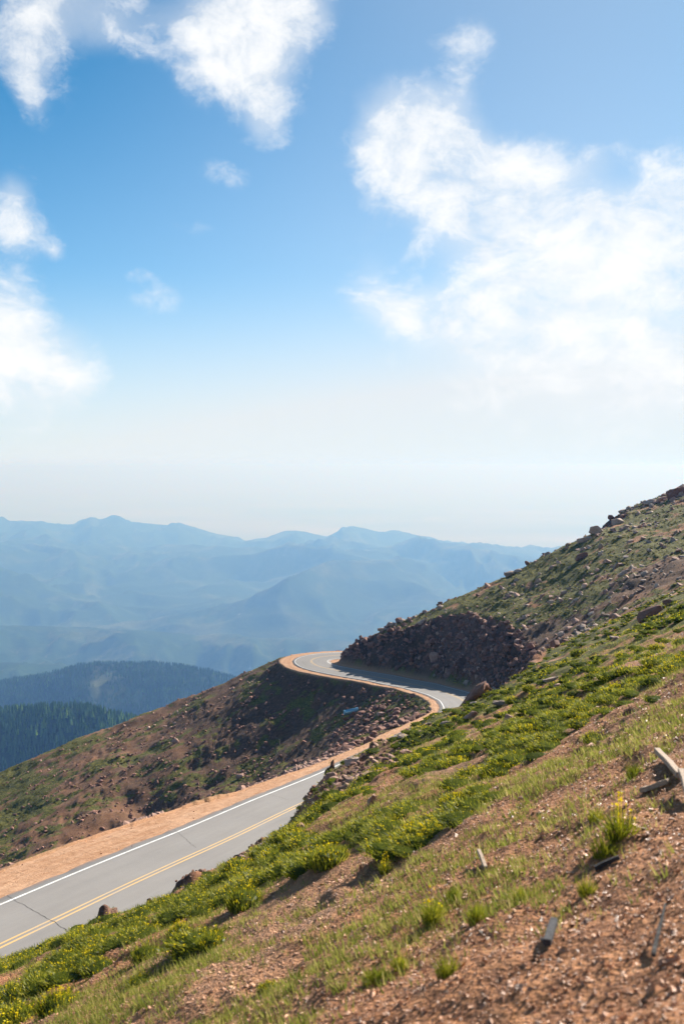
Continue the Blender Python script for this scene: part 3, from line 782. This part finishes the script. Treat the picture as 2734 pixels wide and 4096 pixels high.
def with_core(vft, rad, h, seed):  # inner mound added to darken cushion sides; its low tint paints the shade
    v, f, t = vft; g = np.random.default_rng(seed); n = 14; V = []; b = len(v)
    for j, (r_, z_) in enumerate(((1, -.03), (.92, h*.45), (.62, h*.85))):
        for i in range(n):
            a = 6.283*i/n; q = rad*r_*g.uniform(.86, 1.1); V.append((q*math.cos(a), q*math.sin(a), z_*g.uniform(.85, 1.15)))
    V.append((0, 0, h)); Fc = []
    for j in range(2):
        for i in range(n):
            a_, b_ = b+j*n+i, b+j*n+(i+1) % n; Fc += [(a_, b_, b_+n), (a_, b_+n, a_+n)]
    for i in range(n): Fc.append((b+2*n+i, b+2*n+(i+1) % n, b+3*n))
    return np.concatenate([v, np.array(V)]), np.concatenate([f, np.array(Fc)]), np.concatenate([t, np.full(len(V), .12)])
VARIANTS = []; TUFTS = []
def build_variants():
    for k in range(7):
        rad = .30; el = 1.0
        v, f, t = with_core(blades(620, rad, .17, .010, 1.1, 200+k), .25, .115, 600+k)
        fv, ff, ft = flowers([22, 44, 8, 26, 60, 4, 34][k], rad*.95, .17, .024, 300+k)
        lm = mesh_np('leaves', v, f, False, dict(tint=t)); lm.materials.append(M['leaf'])
        fm = mesh_np('flowers', fv, ff, False, dict(tint=ft)); fm.materials.append(M['flower'])
        VARIANTS.append((lm, fm))
    for k in range(5):
        v, f, t = blades(230, .15, .24, .009, 1.9, 250+k)
        lm = mesh_np('leaves', v, f, False, dict(tint=t)); lm.materials.append(M['leaf'])
        fv, ff, ft = flowers(14, .15, .27, .034, 350+k)
        fm = mesh_np('flowers', fv, ff, False, dict(tint=ft)); fm.materials.append(M['flower'])
        TUFTS.append((lm, fm))
def clump(loc, sx, sy, sz, rz, k, label, group=None, flowers_on=True, name='cushion_plant', src=None):
    src = src or VARIANTS
    o = empty(name, loc, rz); o.scale = (sx, sy, sz)
    l = bpy.data.objects.new('leaves', src[k][0]); COL.objects.link(l); l.parent = o
    if flowers_on:
        f_ = bpy.data.objects.new('flowers', src[k][1]); COL.objects.link(f_); f_.parent = o
    for c in o.children: c['kind'] = 'stuff'
    tag(o, label, 'plant', group); return o

HAND = [ # px, py of the base, width px, height px, flowers?, label
 (620,838,34,26,1,'bright green tussock with a dozen large yellow flowers below the two wooden boards'),
 (603,856,26,20,0,'dark green tussock just left of and below the large yellow flowers'),
 (586,895,17,17,0,'small green tuft casting a shadow on bare gravel near the charred stick'),
 (446,976,22,22,0,'isolated green tuft on bare gravel at the bottom of the picture'),
 (432,922,26,22,1,'green tuft with a few yellow flowers in the near gravel'),
 (476,922,20,20,0,'soft green tuft in the gravel right of the small flowering tuft'),
 (453,900,14,14,0,'dark little tuft above the soft green one in the gravel'),
 (385,873,12,12,1,'tiny tuft with yellow flowers in the middle of the gravel'),
 (521,899,20,12,0,'low dark tuft at the edge of the bare gravel'),
 (633,777,17,13,0,'yellow-green tussock left of the wooden boards'),
 (595,822,18,14,0,'green tussock above the large flowering one on the right'),
 (376,982,28,14,0,'dull green tuft near the bottom edge, left of the isolated tuft'),
 (400,968,20,12,0,'greyish low tuft with dry stalks at the bottom of the gravel'),
 (330,862,50,26,1,'large dark-sided cushion thick with yellow flowers, middle of the slope'),
 (245,905,52,26,1,'large flowering cushion on the left, upper of two'),
 (180,936,30,22,1,'rounded flowering cushion standing alone in gravel'),
 (147,958,38,22,1,'flowering cushion left of the rounded one in gravel'),
 (215,945,44,18,1,'long flowering cushion with a dark lower edge'),
 (60,1010,62,28,1,'broad flowering cushion in the lower left corner'),
 (20,1020,50,22,1,'bright cushion at the left edge near the bottom'),
 (80,945,44,20,1,'dense flowering cushion below the roadside flowers, left'),
 (140,985,36,14,1,'low cushion with orange-yellow flowers near the bottom left'),
 (270,990,30,12,1,'sparse green cushion with a few yellow blooms near the bottom'),
 (296,868,36,20,1,'upright flowering cushion next to the largest one'),
 (425,828,40,20,1,'dark cushion above the shaded hollow'),
 (455,806,44,18,1,'flowering cushion at the upper end of the shaded hollow'),
 (580,655,24,12,1,'bushy yellow-green cushion on the upper slope'),
 (657,650,22,10,1,'rounded bright cushion on the upper right slope'),
 (528,690,16,9,1,'dark bushy cushion behind the squat reddish rock'),
 (512,702,20,9,1,'dark green cushion beside the narrow rock splinter'),
]
def build_shoulder_stones():
    n = 9000; t = RNG.integers(int(len(RC)*.06), len(RC), n); left = RNG.random(n) < .7
    e = RNG.random(n); o = np.where(left, HW-.25+(SW_L[t]+.4)*e**.8, -HW+.2-(SW_R[t]+.3)*e)
    ex = np.abs(fbm(RS[t], RS[t]*0, 5, 3, 68)); k = RNG.random(n) < .25+1.2*ex
    t, o = t[k], o[k]; n = len(t); x = RC[t, 0]+NL[t, 0]*o; y = RC[t, 1]+NL[t, 1]*o; z = RC[t, 2]-.012*np.abs(o)+np.where(np.abs(o) > HW, -.03, .0)
    s = .018+.10*RNG.random(n)**5
    v, f, tt = scatter(CHIP, np.stack([x, y, z], 1), s[:, None]*RNG.uniform(.6, 1.4, (n, 3)), randrot(n, 1.), RNG.random(n)**2)
    tag(obj('loose_stones', mesh_np('loose_stones', v, f, False, dict(tint=tt)), M['chip']), 'small loose stones along the dirt edges of the road', 'stones', kind='stuff')
def build_plants():
    build_variants()
    for i, (px, py, w, h, fl, lab) in enumerate(HAND):
        q = march(px, py)
        if q is None: continue
        m = q.y/F
        if i < 13:
            s = 1.4*w*m/.48; sz = 1.35*h*m/.26
            clump((q.x, q.y, q.z), s, s*.85, sz, random.uniform(0, 6.3), i % 5, lab, flowers_on=bool(fl), name='grass_tuft', src=TUFTS)
        else:
            s = w*m/.66; sz = h*m/.26
            clump((q.x, q.y, q.z), s, s*.85, sz, random.uniform(0, 6.3), i % 7, lab, flowers_on=bool(fl))
    # cushions following the bands
    n = 60000; x, y = sample_world(n, 9, 130, .5); z, a = ground(x, y, True); px, py = project(x, y, z)
    b = band_value(px, py); inside = (px > -40) & (px < W+40) & (py < H+30)
    b = np.maximum(b, .34*sst(y, 12, 22)*(1-sst(y, 118, 128)))
    b = np.where(inside, b, .35+.5*sst(fbm(x, y, 5, 3, 101), 0, .4))
    gaps = sst(fbm(x*.75+y*.2, y*.8-x*.2, 2.4, 4, 102)+.3*fbm(x, y, .8, 2, 103)+.08*sst(b, .6, .95), .09, .17)
    k = (RNG.random(n) < b*gaps*.62*(1+2*sst(y, 15, 60))) & (a['d'] < -a['w']-.5) & (y < 128) & (a['cut'] < .4) & (RNG.random(n) > .93*rock_lip(px, py))
    x, y, z, b = x[k], y[k], z[k], b[k]; n = len(x)
    # thin out overlaps by distance-dependent spacing
    keep = []; grid = {}
    for i in RNG.permutation(n):
        sp = .26+.004*y[i]; c = (int(x[i]/sp), int(y[i]/sp), int(math.log(y[i])*3))
        if grid.get(c, 0) >= 1: continue
        grid[c] = 1; keep.append(i)
    keep = np.array(keep); x, y, z, b = x[keep], y[keep], z[keep], b[keep]; n = len(x)
    s = RNG.uniform(.55, 1.25, n)*(1+.008*y); px, py = project(x, y, z)
    ins = (px > 0) & (px < W) & (py < H); order = np.argsort(-(s/y)*ins)
    # visible ones only, nearest first
    used = np.zeros(n, bool); cnt = 0
    for i in order:
        tt = np.linspace(.4, .985, 40); zz = ground(x[i]*tt, y[i]*tt)
        if (zz > (z[i]+.18)*tt).any(): continue
        clump((x[i], y[i], z[i]), s[i], s[i]*random.uniform(.7, 1), s[i]*random.uniform(.35, .62), random.uniform(0, 6.3), int(RNG.integers(7)),
              'low green cushion with small yellow flowers in the flowering bands of the near slope', 'flowering cushions on the near slope')
        used[i] = True; cnt += 1
        if cnt >= 240: break
    r = ~used; idx = np.nonzero(r)[0]
    LV = [with_core(blades(150, .30, .17, .018, .9, 400+i, False), .25, .11, 700+i) for i in range(5)]; LF = [flowers(15, .29, .185, .036, 410+i, 3) for i in range(5)]
    LVf = [with_core(blades(60, .30, .17, .034, .9, 420+i, False), .25, .11, 710+i) for i in range(5)]; LFf = [flowers(6, .29, .19, .06, 430+i, 3) for i in range(5)]
    def merge(T, ids, nm, mat, label, cat):
        V = []; Fc = []; TT = []; base = 0
        for lo_, hi_, L in ((0, 30, T[0]), (30, 1e9, T[1])):
            sub = ids[(y[ids] >= lo_) & (y[ids] < hi_)]
            kk = RNG.integers(0, 5, len(sub)); an = RNG.uniform(0, 6.3, len(sub))
            for q in range(5):
                j = sub[kk == q]
                if not len(j): continue
                tv, tf, tt = L[q]; scl = np.stack([s[j], s[j]*.85, s[j]*.52], 1)
                v = np.einsum('nij,nvj->nvi', rotz(an[kk == q]), tv[None]*scl[:, None, :])+np.stack([x[j], y[j], z[j]], 1)[:, None, :]
                V.append(v.reshape(-1, 3)); Fc.append((tf[None]+(np.arange(len(j))*len(tv))[:, None, None]+base).reshape(-1, 3)); base += len(j)*len(tv)
                TT.append(np.clip(np.tile(tt, len(j))*.8+np.repeat(RNG.uniform(-.15, .25, len(j)), len(tt)), 0, 1))
        tag(obj(nm, mesh_np(nm, np.concatenate(V), np.concatenate(Fc), False, dict(tint=np.concatenate(TT))), M[mat]), label, cat, kind='stuff')
    merge((LV, LVf), idx, 'ground_cover', 'leaf', 'green cushion foliage covering the near slope down to the road', 'ground cover')
    fi = idx[RNG.random(len(idx)) < (.15+.5*b[idx])*(.4+.9*sst(fbm(x[idx], y[idx], 7, 3, 109), -.2, .3))]
    merge((LF, LFf), fi, 'wildflowers', 'flower', 'tiny yellow flowers dotted over the green cushions', 'wildflowers')
    print('cushions', n, 'things', cnt)
    # thin grass on the gravel
    n = 80000; x, y = sample_world(n, 5.2, 70, .52); z, a = ground(x, y, True)
    g = grass_mask(x, y, a); r_ = np.hypot(x, y)
    k = (RNG.random(n) < (.07+.93*sst(fbm(x*.9+y*.3, y*.6-x*.3, 2.2, 4, 110)+.5*fbm(x, y, .5, 2, 111), -.10, .32))*sst(y+x*.4, 4.2, 7.0)*(.6+.4*sst(y, 7, 11))) & (a['d'] < -a['w']-.3)
    x, y, z = x[k], y[k], z[k]; n = len(x)
    T = [blades(12, .075, .050, .009, 1.7, 500+i, False) for i in range(8)]
    sc_ = RNG.uniform(.6, 1.4, n)*(1+.02*y); kk = RNG.integers(0, 8, n); V = []; Fc = []; TT = []; base = 0
    for q in range(8):
        j = np.nonzero(kk == q)[0]; tv, tf, tt = T[q]
        w = np.stack([sc_[j], sc_[j], sc_[j]*.9], 1)
        v = np.einsum('nij,nvj->nvi', rotz(RNG.uniform(0, 6.3, len(j))), tv[None]*w[:, None, :])+np.stack([x[j], y[j], z[j]], 1)[:, None, :]
        V.append(v.reshape(-1, 3)); Fc.append((tf[None]+(np.arange(len(j))*len(tv))[:, None, None]+base).reshape(-1, 3)); base += len(j)*len(tv)
        TT.append(np.clip(np.tile(tt, len(j))*.6+np.repeat(RNG.uniform(0, .45, len(j)), len(tt)), 0, 1))
    tag(obj('grass', mesh_np('grass', np.concatenate(V), np.concatenate(Fc), False, dict(tint=np.concatenate(TT))), M['grass']),
        'thin short grass growing through the gravel of the near slope', 'grass', kind='stuff')
    # turf cushions on the far hillside and the left-hand slope
    n = 90000; x, y = sample_world(n, 95, 228, .50); z, a = ground(x, y, True); g = grass_mask(x, y, a)
    far_side = (a['d'] > 0) | (y > 128)
    k = (RNG.random(n) < np.clip((g-.25)*1.1, 0, 1)) & far_side & (np.abs(a['d']) > a['w']+.4)
    x, y, z, fl = x[k], y[k], z[k], a['fill'][k]; n = len(x)
    dome = [rock_template(9, .45) for _ in range(5)]
    s = RNG.uniform(.12, .34, n)*(1+.25*RNG.random(n))
    tint = np.clip(RNG.beta(2, 2, n)*.7+.25*fbm(x, y, 12, 2, 112)+.10+.46*sst(x, 4, 20)-.4*fl, 0, 1)  # right-hand turf tinted paler: sunlight painted in; fill slopes tinted darker
    v, f, t = scatter(dome, np.stack([x, y, z-.02], 1), np.stack([s*1.6, s*1.15, s*.5], 1), rotz(RNG.uniform(0, 6.3, n)), tint)
    tag(obj('turf', mesh_np('turf', v, f, False, dict(tint=t)), M['tuft']), 'olive green alpine turf on the far hillside and left-hand slope', 'turf', kind='stuff')

# ------------------------------------------------------------------ small objects
def box_mesh(name, sx, sy, sz, mat, seed=0, warp=.02, taper=0.):
    bm = bmesh.new(); bmesh.ops.create_cube(bm, size=1)
    for v in bm.verts: v.co = Vector((v.co.x*sx, v.co.y*sy, v.co.z*sz))
    bmesh.ops.bevel(bm, geom=bm.edges[:], offset=min(sx, sy, sz)*.10, segments=2, affect='EDGES')
    lng = [e for e in bm.edges if abs(e.verts[0].co.x-e.verts[1].co.x) > sx*.5]
    bmesh.ops.subdivide_edges(bm, edges=lng, cuts=14, use_grid_fill=True)
    rnd = random.Random(seed); ph = rnd.random()*6
    for v in bm.verts:
        t = v.co.x/sx
        v.co.z += math.sin(t*5+ph)*warp*sz; v.co.y += math.sin(t*9+ph*2)*warp*sy*.6
        if abs(t) > .46: v.co.x += rnd.uniform(-.3, .3)*sz*.35
        v.co.y *= 1-taper*(t+.5); v.co.z *= 1-taper*.4*(t+.5)
    me = bpy.data.meshes.new(name); bm.to_mesh(me); bm.free(); me.materials.append(mat); return me
def lay(name, p0, p1, wd, th, mat, label, cat, lift=.6, seed=0, taper=0., z0=0., z1=0.):
    a = march(*p0); b = march(*p1)
    a = a+Vector((0, 0, z0)); b = b+Vector((0, 0, z1))
    d = b-a; L = d.length
    o = obj(name, box_mesh(name, L, wd, th, mat, seed, .06, taper), None, None, (a+b)/2+Vector((0, 0, th*lift)))
    o.rotation_mode = 'QUATERNION'; o.rotation_quaternion = d.to_track_quat('X', 'Z')
    return tag(o, label, cat)
def build_small():
    lay('wooden_board', (656,761), (679,782), .055, .045, M['wood'], 'weathered tan board slanting down to the right on the gravel', 'board', 1.2, 1, z0=.05)
    lay('wooden_board', (640,794), (668,785), .050, .038, M['wood'], 'short grey-tan board lying nearly level on the gravel', 'board', .8, 2)
    lay('wooden_board', (681,783), (690,806), .060, .045, M['wood'], 'grey board end cut off by the right edge of the picture', 'board', 1., 3, z0=.05)
    lay('charred_stick', (594,872), (618,861), .035, .03, M['burnt'], 'thin blackened stick lying on the bare gravel', 'stick', .8, 4, .4)
    lay('wood_shard', (546,950), (553,933), .040, .035, M['slate'], 'dark grey splintered wood shard standing in the near gravel', 'wood shard', 1.0, 5, z1=.035)
    lay('dead_twig', (652,960), (664,925), .02, .02, M['burnt'], 'blurred dark dead twig at the right edge of the gravel', 'twig', 1.0, 6, .5, z1=.08)
    lay('stub_of_wood', (485,872), (478,860), .030, .03, M['wood'], 'short pale stub of wood leaning in the gravel', 'wood stub', 1.0, 7, z1=.05)
    # drainage pipe sticking out of the embankment
    q = march(353, 712)
    m = q.y/F
    bm = bmesh.new(); L = 15*m; r = .42; n = 28
    rings = []
    for x_, rr in ((0, r), (L, r), (L, r*.9), (L*.05, r*.9)):
        rings.append([bm.verts.new((x_, rr*math.cos(2*math.pi*i/n), rr*math.sin(2*math.pi*i/n))) for i in range(n)])
    for a_, b_ in zip(rings[:-1], rings[1:]):
        for i in range(n): bm.faces.new((a_[i], a_[(i+1) % n], b_[(i+1) % n], b_[i]))
    bm.faces.new(rings[-1])
    bmesh.ops.recalc_face_normals(bm, faces=bm.faces[:])
    me = bpy.data.meshes.new('pipe_barrel'); bm.to_mesh(me); bm.free()
    for p in me.polygons: p.use_smooth = True
    me.materials.append(M['pipe'])
    e = empty('drainage_pipe', q+Vector((.8, -.6, .55))); tag(e, 'blue-grey metal drainage pipe sticking out of the dark embankment', 'pipe')
    o = obj('pipe_barrel', me, None, e); o.rotation_euler = (0, R(8), R(195))
    bm = bmesh.new()
    for x_ in (L-.02,):
        bmesh.ops.create_cone(bm, segments=28, radius1=r*1.06, radius2=r*1.06, depth=.12, cap_ends=False)
    bmesh.ops.solidify(bm, geom=bm.faces[:], thickness=.03)
    me = bpy.data.meshes.new('pipe_collar'); bm.to_mesh(me); bm.free(); me.materials.append(M['pipe'])
    c = obj('pipe_collar', me, None, e); d = Vector((math.cos(R(195)), math.sin(R(195)), 0)); c.location = d*(L-.08)*.99+Vector((0, 0, -math.sin(R(8))*(L-.08)))
    c.rotation_euler = (0, R(98), R(195))
    # dark culvert box at the foot of the cutting by the bend
    t = int(np.argmin(np.hypot(RC[:, 0]-17.5, RC[:, 1]-150))); o_ = -HW-1.0
    p = Vector((RC[t, 0]+NL[t, 0]*o_, RC[t, 1]+NL[t, 1]*o_, RC[t, 2]-.1))
    e = empty('culvert_headwall', p, math.atan2(NL[t, 1], NL[t, 0])+math.pi/2); tag(e, 'dark metal culvert box at the foot of the cliff by the bend', 'culvert')
    me = box_mesh('box_wall', 3.4, .35, 1.05, M['dark_metal'], 3, .01); o = obj('box_wall', me, None, e, (0, 0, .5))
    me = box_mesh('lid', 3.6, .9, .12, M['dark_metal'], 4, .01); o = obj('lid', me, None, e, (0, -.3, 1.1))
    # small marker post on the embankment
    q = march(279.4, 745)
    e = empty('marker_post', q); tag(e, 'small pale marker post standing on the bank below the road', 'post')
    me = box_mesh('post', 1.1, .14, .14, M['wood'], 8, .01); o = obj('post', me, None, e, (0, 0, .4)); o.rotation_euler = (0, R(90), 0)
    me = box_mesh('cap', .22, .22, .06, M['slate'], 9, .01); obj('cap', me, None, e, (0, 0, .97))

# ------------------------------------------------------------------ sky, sun, haze
SUN_AZ, SUN_EL = 41., 30.
def build_light():
    d = bpy.data.lights.new('sun', 'SUN'); d.energy = 5.0; d.angle = R(.55); d.color = (1, .93, .83)
    o = bpy.data.objects.new('sun', d); COL.objects.link(o)
    az, el = R(SUN_AZ), R(SUN_EL); v = Vector((math.sin(az)*math.cos(el), math.cos(az)*math.cos(el), math.sin(el)))
    o.rotation_mode = 'QUATERNION'; o.rotation_quaternion = v.to_track_quat('Z', 'Y'); o.location = (60, 60, 90)
    w = bpy.data.worlds.new('World'); sc.world = w; w.use_nodes = True; t = w.node_tree; t.nodes.clear(); N = t.nodes.new; L = t.links.new
    out = N('ShaderNodeOutputWorld'); bg = N('ShaderNodeBackground'); bg.inputs[1].default_value = .056; L(bg.outputs[0], out.inputs[0])
    sky = N('ShaderNodeTexSky'); sky.sky_type = 'NISHITA'; sky.sun_disc = False; sky.sun_elevation = R(SUN_EL); sky.sun_rotation = R(SUN_AZ)
    sky.altitude = 3600; sky.air_density = 1.0; sky.dust_density = 1.6; sky.ozone_density = 1.0
    tc = N('ShaderNodeTexCoord'); sp = N('ShaderNodeSeparateXYZ'); L(tc.outputs['Generated'], sp.inputs[0])
    def m(op, a, b=0., c=None, clamp=False):
        nd = N('ShaderNodeMath'); nd.operation = op; nd.use_clamp = clamp
        for i, q in enumerate((a, b, c)):
            if q is None: continue
            if isinstance(q, (int, float)): nd.inputs[i].default_value = q
            else: L(q, nd.inputs[i])
        return nd.outputs[0]
    def mr(v_, a, b, c=0., d_=1., smooth_=True):
        nd = N('ShaderNodeMapRange'); nd.interpolation_type = 'SMOOTHSTEP' if smooth_ else 'LINEAR'; L(v_, nd.inputs[0])
        for i, q in enumerate((a, b, c, d_)): nd.inputs[i+1].default_value = q
        return nd.outputs[0]
    az_ = m('ARCTAN2', sp.outputs[0], sp.outputs[1]); el_ = m('ARCSINE', sp.outputs[2])
    def noise(scale, detail, rough, dist, vec, off=0.):
        nd = N('ShaderNodeTexNoise'); nd.inputs['Scale'].default_value = scale; nd.inputs['Detail'].default_value = detail
        nd.inputs['Roughness'].default_value = rough; nd.inputs['Distortion'].default_value = dist
        mp = N('ShaderNodeMapping'); mp.inputs['Location'].default_value = (off, off*.7, 0); L(vec, mp.inputs[0]); L(mp.outputs[0], nd.inputs['Vector']); return nd
    uv0 = N('ShaderNodeCombineXYZ'); L(az_, uv0.inputs[0]); L(el_, uv0.inputs[1])
    # warp the sky coordinates so that cloud outlines curl
    wn = noise(7, 6, .6, 0, uv0.outputs[0], 3.1); sub = N('ShaderNodeVectorMath'); sub.operation = 'SUBTRACT'; L(wn.outputs['Color'], sub.inputs[0]); sub.inputs[1].default_value = (.5, .5, .5)
    scl = N('ShaderNodeVectorMath'); scl.operation = 'SCALE'; L(sub.outputs[0], scl.inputs[0]); scl.inputs['Scale'].default_value = .055
    uv = N('ShaderNodeVectorMath'); uv.operation = 'ADD'; L(uv0.outputs[0], uv.inputs[0]); L(scl.outputs[0], uv.inputs[1])
    total = None
    for px, py, rx, ry, rot, wt in CLOUDS:
        if px > 340: rx, ry = rx*1.12, ry*1.15
        u, v_ = rays(px, py); a = math.atan(u); e = math.atan(v_/math.hypot(1, u))
        s1 = N('ShaderNodeVectorMath'); s1.operation = 'SUBTRACT'; L(uv.outputs[0], s1.inputs[0]); s1.inputs[1].default_value = (a, e, 0)
        mp = N('ShaderNodeVectorRotate'); mp.rotation_type = 'Z_AXIS'; L(s1.outputs[0], mp.inputs[0]); mp.inputs['Angle'].default_value = R(-rot)
        s2 = N('ShaderNodeVectorMath'); s2.operation = 'MULTIPLY'; L(mp.outputs[0], s2.inputs[0]); s2.inputs[1].default_value = (F/rx, F/ry, 0)
        ln = N('ShaderNodeVectorMath'); ln.operation = 'LENGTH'; L(s2.outputs[0], ln.inputs[0])
        b = mr(ln.outputs['Value'], 0., 1.5, wt, 0.)
        total = b if total is None else m('ADD', total, b)
    total = m('MINIMUM', total, 1.15)
    # streaked fibrous detail, stretched along the wind
    st = N('ShaderNodeMapping'); st.inputs['Rotation'].default_value = (0, 0, R(-58)); st.inputs['Scale'].default_value = (1, 1.9, 1); L(uv.outputs[0], st.inputs[0])
    n1 = noise(11, 12, .62, .35, st.outputs[0], 1.7).outputs['Fac']; n2 = noise(38, 8, .65, .2, uv.outputs[0], 9.).outputs['Fac']
    det = m('ADD', m('MULTIPLY', n1, 1.0), m('MULTIPLY', n2, .55))
    cov = m('ADD', total, m('MULTIPLY', m('SUBTRACT', det, .80), 2.6))
    cov = m('MULTIPLY', cov, mr(total, .02, .25))
    mask = mr(cov, -.05, 1.5, 0., .95)
    mask = m('MAXIMUM', mask, m('MULTIPLY', mr(total, .15, 1.1), m('ADD', .25, m('MULTIPLY', n1, .5))))
    shade = mr(n1, .3, .75, .86, 1.04)
    cc = N('ShaderNodeMix'); cc.data_type = 'RGBA'; cc.inputs[6].default_value = (6.6, 6.9, 7.2, 1); cc.inputs[7].default_value = (7.9, 7.9, 7.9, 1); L(mr(n1, .3, .7), cc.inputs[0])
    mx = N('ShaderNodeMix'); mx.data_type = 'RGBA'; L(mask, mx.inputs[0]); tn = N('ShaderNodeMix'); tn.data_type = 'RGBA'; tn.blend_type = 'MULTIPLY'; tn.inputs[0].default_value = 1; L(sky.outputs[0], tn.inputs[6]); tn.inputs[7].default_value = (.20, .92, 1.12, 1); hz = N('ShaderNodeMix'); hz.data_type = 'RGBA'; L(m('MINIMUM', m('ADD', m('ADD', mr(el_, .0, .20, .60, 0.), mr(el_, .0, .42, .30, .0)), mr(az_, -.40, .30, 0., .33)), .93), hz.inputs[0]); L(tn.outputs[2], hz.inputs[6]); hz.inputs[7].default_value = (6.4, 6.42, 6.5, 1); L(hz.outputs[2], mx.inputs[6]); L(cc.outputs[2], mx.inputs[7])
    L(mx.outputs[2], bg.inputs[0])
CLOUDS = [ # picture position, half sizes in pixels, turn, weight
 (55,10,75,38,0,.8),(35,50,35,45,10,.62),(25,85,18,25,0,.5),(130,15,60,30,0,.45),
 (240,20,75,50,0,1.1),(255,70,50,50,0,.85),(268,112,22,30,0,.6),(310,15,40,30,30,.7),(200,60,30,40,0,.4),
 (8,200,26,32,0,.9),(22,235,32,20,0,.7),(52,245,16,9,-20,.6),
 (5,300,36,40,0,1.0),(45,350,60,42,-20,1.1),(15,390,60,40,0,.9),
 (229,174,30,17,0,.36),(158,302,28,20,0,.38),(193,228,20,9,0,.24),(140,283,14,6,0,.3),
 (467,55,22,26,0,.40),(445,45,18,8,0,.35),
 (425,150,62,48,-25,1.1),(390,165,40,35,0,.8),(395,105,35,28,-30,.4),(455,108,30,25,0,.36),(470,200,62,44,-25,1.),(510,160,40,28,-10,.6),(545,225,60,48,-25,1.0),(575,172,40,12,15,.45),
 (610,265,65,50,-20,1.0),(585,310,85,45,0,.7),(395,305,50,22,-10,.75),(470,318,80,28,-5,.9),(560,330,90,40,0,.8),(675,230,40,60,0,.8),(680,300,90,70,0,1.0),(640,360,110,45,0,.8),(375,265,20,30,0,.4),(460,350,70,25,0,.5),(470,260,70,40,0,.42),(530,275,60,30,0,.5),(640,200,50,40,0,.35),(600,400,140,40,0,.45)]
def build_haze():
    s = NT('thin_haze'); v = s.n('ShaderNodeVolumePrincipled')
    v.inputs['Color'].default_value = (.125, .275, .62, 1); v.inputs['Absorption Color'].default_value = (.81, .65, .16, 1)
    v.inputs['Density'].default_value = 1.65e-4; v.inputs['Anisotropy'].default_value = .16
    s.t.links.new(v.outputs[0], s.out.inputs['Volume'])
    x, y0, y1, z0, z1 = 230000, -500, 235000, -9500, 70
    vv = [(a, b, c) for c in (z0, z1) for b in (y0, y1) for a in (-x, x)]
    ff = [(0, 2, 3, 1), (4, 5, 7, 6), (0, 1, 5, 4), (2, 6, 7, 3), (0, 4, 6, 2), (1, 3, 7, 5)]
    o = obj('haze', mesh_np('haze', np.array(vv, float), np.array(ff)), s.m)
    tag(o, 'thin blue summer haze filling the air over the mountains and plain', 'haze', kind='stuff')

import time
t0 = time.time()
def step(f):
    f(); print(f.__name__, round(time.time()-t0, 1))
for f in (build_ground, build_road, build_far, build_forests, build_boulders, build_rubble, build_gravel, build_shoulder_stones, build_plants, build_small, build_light, build_haze): step(f)
sc.view_settings.view_transform = 'Standard'; sc.view_settings.look = 'None'; sc.view_settings.exposure = 1.26; sc.view_settings.gamma = 1
sc.cycles.max_bounces = 6; sc.cycles.diffuse_bounces = 2; sc.cycles.glossy_bounces = 2; sc.cycles.transmission_bounces = 3; sc.cycles.volume_bounces = 0
sc.cycles.use_denoising = True
